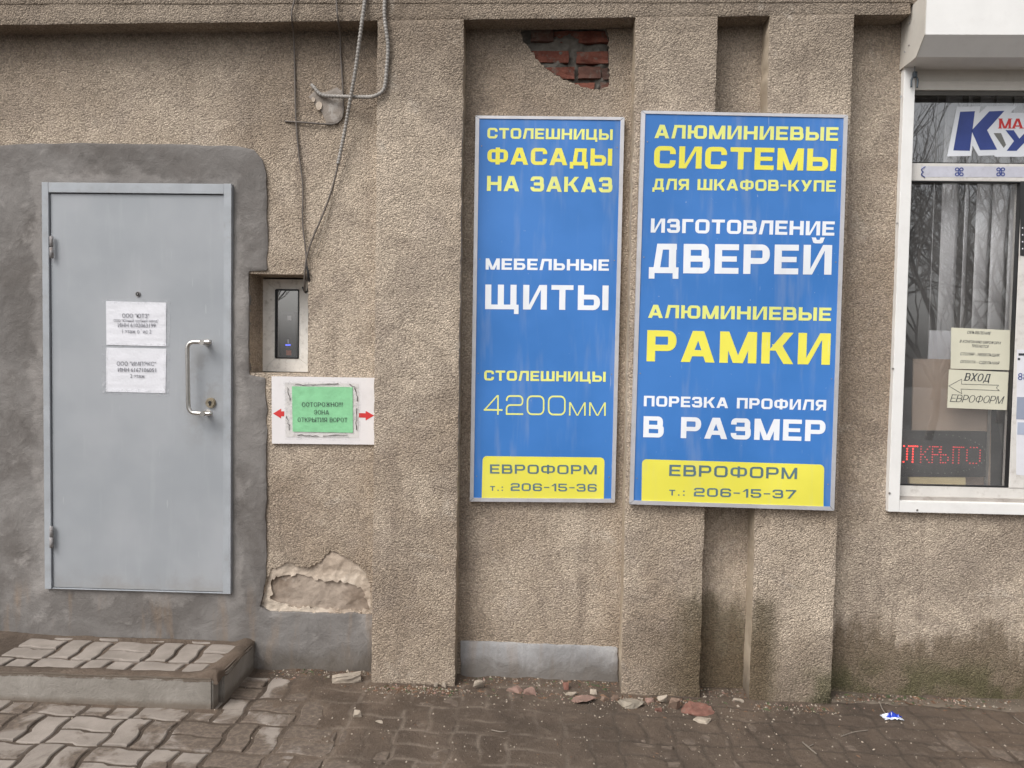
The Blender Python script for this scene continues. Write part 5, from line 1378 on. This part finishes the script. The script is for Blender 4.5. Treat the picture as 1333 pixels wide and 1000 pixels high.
# ------------------------------------------------------------------ rubble at the wall foot
def chunk(name, u, v, wpx, hpx, mat, label, cat, seed, flat=.35, tilt=0.0, group='rubble fallen at the foot of the wall', rot=None):
    """(u, v) lower middle of the piece as measured; wpx its width"""
    p = G(u, v, -.01); dist = np.linalg.norm(p - CAM); w = wpx / F * dist; d_ = w * .62; h_ = max(.005, hpx / F * dist * flat * 1.15)
    r = random.Random(seed); bm = bmesh.new()
    if seed == 1:
        for sx in (-1, -.3, .4, 1):
            for sy in (-1, 1):
                for sz in (0, 1): bm.verts.new((sx * w / 2 * r.uniform(.88, 1), sy * w * .16 * r.uniform(.8, 1), sz * h_ * r.uniform(.75, 1)))
    for k in range(15 if seed != 1 else 0):
        a = r.uniform(0, 2 * math.pi); rr = r.uniform(.72, 1.0) ; zc = r.choice((0.0, r.uniform(.3, 1.0), 1.0)) * r.uniform(.75, 1)
        s = 1.0 - .25 * zc
        bm.verts.new((w / 2 * rr * math.cos(a) * s, d_ / 2 * rr * math.sin(a) * s, h_ * zc))
    ch = bmesh.ops.convex_hull(bm, input=bm.verts[:]); bmesh.ops.delete(bm, geom=[g for g in ch['geom_interior'] if isinstance(g, bmesh.types.BMVert)], context='VERTS')
    bmesh.ops.subdivide_edges(bm, edges=bm.edges[:], cuts=2, use_grid_fill=True)
    for q in bm.verts: q.co += Vector((r.uniform(-1, 1), r.uniform(-1, 1), r.uniform(-1, 1))) * w * .018
    me = bpy.data.meshes.new(name); bm.to_mesh(me); bm.free(); me.materials.append(mat)
    o = bpy.data.objects.new(name, me); yb2 = min(float(p[1]) + d_ * .35, -.135 if (x1l < p[0] < x1r or x2l < p[0] < x2r or x3l < p[0] < x3r) else -.03) 
    yy = min(float(p[1]) + d_ * .4, yb2)
    zz = float(mudz(np.array([p[0]]), np.array([yy]))[0])
    o.location = (p[0], yy, zz - .002); o.rotation_euler = (tilt, r.uniform(-.08, .08), rot if rot is not None else r.uniform(-.3, .3))
    col.objects.link(o); tag(o, label, cat, group); return o
CH = chunk
CH('plaster_block', 449, 893.5, 36, 11, M['chunk_pale'], 'oblong pale plaster lump lying between the step and the first pilaster', 'rubble', 1, .75)
CH('stone_chip', 465, 937, 11, 9, M['chunk_pale'], 'small pointed pale stone out on the muddy paving left of the first pilaster', 'stone', 2, .9, group=None)
CH('plaster_shard', 622, 900, 17, 12, M['chunk_pale'], 'curved pale shard just right of the first pilaster foot', 'rubble', 3, .8)
CH('brick_shard', 670, 903, 26, 9, M['chunk_pink'], 'dusty pink shard lying flat, leftmost of the pink pair before the cement plinth', 'rubble', 4, .5)
CH('brick_shard', 690, 906, 19, 13, M['chunk_pink'], 'dusty pink shard tilted up, right one of the pink pair before the cement plinth', 'rubble', 5, .6, .35)
CH('brick_shard', 737, 898, 12, 9, M['chunk_red'], 'tiny red brick crumb against the right part of the cement plinth', 'rubble', 6, .8)
CH('plaster_shard', 744, 906, 20, 6, M['chunk_pale'], 'thin pale plaster sliver behind the wide red shard', 'rubble', 7, .4)
CH('brick_shard', 762, 918, 42, 13, M['chunk_pink'], 'wide dull red shard lying in front of the cement plinth', 'rubble', 8, .35)
CH('plaster_shard', 773, 903, 11, 7, M['chunk_pale'], 'small pale flake resting against the plinth end', 'rubble', 9, .7)
CH('brick_shard', 787, 911, 13, 9, M['chunk_brown'], 'small brownish shard at the right tip of the wide red shard', 'rubble', 10, .6)
CH('plaster_slab', 823, 921, 40, 16, M['chunk_grey'], 'flat grey-beige render slab at the foot of the second pilaster', 'rubble', 11, .38)
CH('brick_shard', 801, 910, 11, 8, M['chunk_brown'], 'brown crumb between the wide red shard and the grey-beige slab', 'rubble', 12, .6)
CH('brick_shard', 846, 913, 14, 8, M['chunk_pink'], 'small pink chunk behind the right end of the grey-beige slab', 'rubble', 13, .6)
CH('plaster_lump', 863, 916, 17, 12, M['chunk_pale'], 'knobbly pale lump between the grey-beige slab and the upright brown shard', 'rubble', 14, .8)
CH('brick_shard', 878, 921, 19, 18, M['chunk_brown'], 'pointed brown shard standing up beside the largest red slab', 'rubble', 15, .75, .4)
CH('brick_slab', 907, 928, 50, 16, M['chunk_red'], 'largest red brick slab at the right corner of the second pilaster', 'rubble', 16, .4, .12)
CH('plaster_shard', 916, 938.5, 27, 9, M['chunk_pale'], 'pale flat shard lying in front of the largest red slab', 'rubble', 17, .4)
CH('brick_shard', 858, 925, 13, 6, M['chunk_red'], 'tiny red shard in front of the knobbly pale lump', 'rubble', 18, .5)
CH('plaster_shard', 962, 912, 18, 7, M['chunk_pale'], 'whitish flake in the gap between the second and third pilasters', 'rubble', 19, .5)
CH('plaster_lump', 578, 895, 8, 7, M['chunk_pale'], 'pale pebble among the litter at the right of the first pilaster foot', 'rubble', 20, .8)
CH('plaster_lump', 567, 896, 7, 6, M['chunk_pale'], 'smallest pale pebble in the litter under the middle of the first pilaster', 'rubble', 22, .8)
CH('stone_chip', 493, 944, 13, 4, M['chunk_pale'], 'thin pale chip on the muddy paving right of the pointed stone', 'stone', 23, .4, group=None)
# foil wrapper
def wrapper():
    p = G(1164, 937, -.03); r = random.Random(4); V = []; Fc = []; mi = []
    n, m_ = 10, 6
    for j in range(m_ + 1):
        for i in range(n + 1):
            a, b = i / n - .5, j / m_ - .5
            V.append((p[0] + a * .088 + r.uniform(-.006, .006), p[1] + .02 + b * .045 + r.uniform(-.006, .006), gz(p[0]) + .006 + .026 * (1 - 3.6 * a * a) * (1 - 3.4 * b * b) * r.uniform(.25, 1.2)))
    for j in range(m_):
        for i in range(n):
            k = j * (n + 1) + i; Fc += [(k, k + 1, k + n + 2), (k, k + n + 2, k + n + 1)]
            w = 1 if (i < 2 or j < 1 or (i > 7 and j < 2) or r.random() < .1) else 0; mi += [w, w]
    o = mesh_obj('foil_wrapper', V, Fc, [M['foilblue'], M['foilwhite']], None, False, mi); tag(o, 'crumpled blue and white foil wrapper by the mossy wall foot', 'wrapper')
wrapper()
# twigs
for k, (pts_, lab) in enumerate(([[(1045, 966), (1052, 972), (1063, 981)], 'pale forked twig on the mud in front of the third pilaster'],
                     [[(1144, 916), (1150, 922), (1158, 930)], 'thin grass stalk leaning by the foil wrapper'],
                     [[(1095, 957), (1112, 951), (1130, 949)], 'dark thin twig on the mud below the foil wrapper'],
                     [[(640, 955), (652, 958), (660, 957)], 'short pale twig on the mud in the middle of the paving'],
                     [[(1320, 928), (1326, 933), (1333, 938)], 'thin grey twig at the far right of the kerb strip'])):
    P3 = []
    for i, (u, v) in enumerate(pts_):
        p = G(u, v, -.02); P3.append((p[0], p[1], float(mudz(np.array([p[0]]), np.array([p[1]]))[0]) + .004 + (.012 if k == 1 and i == 0 else 0) + (.01 if p[1] > -.13 and p[0] > 1.4 else 0)))
    mb = MB(); mb.tube(spline(P3, .01), .0026 if k else .0035, 5)
    if k == 0: mb.tube(spline([P3[1], (P3[1][0] + .03, P3[1][1] + .02, P3[1][2] + .004)], .01), .002, 5)
    tag(mb.build('twig', M['twig'], None, True), lab, 'twig')
# grit and litter: far too many to count
def grit():
    r = random.Random(9); mb = MB()
    n = 4600; xs = []; ys2 = []
    for k in range(n):
        if k % 9 < 4:
            x = r.uniform(-1.35, 2.7); y = -.02 - abs(r.gauss(0, .05))
        elif k % 9 < 5: x = r.gauss(-.55, .14); y = -.15 - abs(r.gauss(0, .035))
        elif k % 9 < 6: x = r.gauss(.4, .35); y = -.14 - abs(r.gauss(0, .09))
        else: x = r.uniform(-2.9, 2.7); y = -r.uniform(.05, 1.15)
        if x < SX1 + .03 and y > SY0: continue
        for a, b in ((x1l, x1r), (x2l, x2r), (x3l, x3r)):
            if a - .01 < x < b + .01 and y > -PD - .015: y -= PD + .01
        xs.append(x); ys2.append(y)
    zs = mudz(np.array(xs), np.array(ys2))
    for x, y, z in zip(xs, ys2, zs):
        near = y > -.22 
        s = r.choice((.0025, .003, .004, .0065)) * (1.5 if near and r.random() < .3 else 1); a = r.uniform(0, 6.3)
        if x > x3r and y > -.13: z = gz(x) + .014
        ca, sa = math.cos(a) * s, math.sin(a) * s; q = r.uniform(.4, 1.0)
        u_ = r.random()
        m_ = (3 if u_ < .45 else 1 if u_ < .53 else 2 if u_ < .68 else 0 if u_ < .78 else 4) if near else (0 if u_ < .5 else 4 if u_ < .85 else 3)
        if m_ == 3 or m_ == 2: h_ = s * .9 * r.random(); L = 2.2; s *= 1.25 if near else 1
        else: h_ = s * .8; L = 1.0
        mb.add([(x + ca * L, y + sa * L, z - .001), (x - sa * q, y + ca * q, z - .001), (x - ca * L, y - sa * L, z - .001), (x + sa * q, y - ca * q, z - .001), (x + r.uniform(-1, 1) * s * .4, y + r.uniform(-1, 1) * s * .4, z + h_)],
               [(0, 1, 4), (1, 2, 4), (2, 3, 4), (3, 0, 4)], m_)
    o = mb.build('grit_and_litter', [M['chunk_pale'], M['chunk_pink'], M['weed'], M['leaf'], M['chunk_grey']]); tag(o, kind='stuff'); o['label'] = 'grit, crumbs and dead leaf bits on the mud'
grit()
# moss tufts at the right corner of the third pilaster
def moss():
    r = random.Random(3); mb = MB()
    for k in range(700):
        if k % 3: x = x3r + abs(r.gauss(0, .14)) - .01; y = -.006 - abs(r.gauss(0, .008)); z = gz(x) + .025 + abs(r.gauss(0, .035))
        else: x = x3r - abs(r.gauss(0, .05)); y = -PD - .003 - abs(r.gauss(0, .006)); z = gz(x) + .0 + abs(r.gauss(0, .03))
        s = r.uniform(.003, .007); a = r.uniform(0, 6.3)
        mb.add([(x - s * .4, y, z), (x + s * .4, y, z), (x + s * .5 * math.cos(a), y - s * .8, z + s)], [(0, 1, 2)])
    o = mb.build('moss', mat_plain('moss_green', (.085, .088, .038), .9, .4, dscale=40)); tag(o, kind='stuff'); o['label'] = 'green moss in the corner of the third pilaster'
moss()

# ================================================================== BARE TREES ACROSS THE STREET (mirrored in the panes)
def tree_mesh(seed, H):
    r = random.Random(seed); wood, twigs = MB(), MB()
    def grow_(p, d, L, rad, lev):
        n = 4 if lev < 3 else 2; pts = [p]; q = p.copy(); dd = d.copy()
        for i in range(n):
            dd = (dd + Vector((r.gauss(0, .13), r.gauss(0, .13), r.gauss(.04, .08)))).normalized(); q = q + dd * (L / n); pts.append(q.copy())
        rs = [rad * (1 - .45 * i / n) for i in range(n + 1)]
        (wood if lev < 2 else twigs).tube(pts, rs, 7 if lev < 2 else 3, caps=False)
        if lev >= 5: return
        k = (4 if lev == 0 else 3)
        for c_ in range(k + (r.random() < .5)):
            t = r.uniform(.35, 1.0) if c_ else 1.0; idx = min(n - 1, int(t * n)); a = pts[idx].lerp(pts[idx + 1], t * n - idx if t < 1 else 1.0)
            ax = Vector((r.gauss(0, 1), r.gauss(0, 1), r.gauss(0, .5))).normalized(); ang = r.uniform(.35, .85) if c_ else .2
            nd = (dd * math.cos(ang) + dd.cross(ax).normalized() * math.sin(ang)).normalized(); nd.z += .12; nd.normalize()
            grow_(a, nd, L * r.uniform(.6, .82), max(.004, rad * .55 * r.uniform(.8, 1.1)), lev + 1)
    grow_(Vector((0, 0, 0)), Vector((0, 0, 1)), H * .27, H * .011, 0)
    return wood, twigs
tw = [tree_mesh(s, 9.0) for s in (1, 5)]
base = []
for w_, t_ in tw:
    a = w_.build('trunk', M['bark'], None, True); b = t_.build('crown', M['bark'], None); col.objects.unlink(a); col.objects.unlink(b); base.append((a.data, b.data))
labs = ['dark bare tree across the street mirrored at the left of the big pane', 'dark bare tree across the street mirrored in the middle of the big pane', 'dark bare tree across the street mirrored in the upper pane',
        'dark bare tree across the street mirrored beside the mullion', 'dark bare tree across the street mirrored in the narrow window', 'dark bare tree across the street furthest back in the mirror view', 'dark bare tree across the street mirrored behind the notices']
for k, (x, y, s, rz) in enumerate(((8.7, -13.5, .95, .3), (13.2, -18.5, 1.35, 2.0), (11.6, -26.0, 1.9, 4.0), (17.5, -24.0, 1.7, 1.0), (-8.0, -16.0, 1.4, 5.0), (17.5, -31.0, 1.3, 3.0), (-10.5, -22.0, 1.2, .8))):
    e = empty('tree', (x, y, -.12)); e.rotation_euler.z = rz; e.scale = (s, s, s); tag(e, labs[k], 'tree', 'bare trees across the street')
    for nm, me in zip(('trunk', 'crown'), base[k % 2]):
        o = bpy.data.objects.new(nm, me); col.objects.link(o); o.parent = e
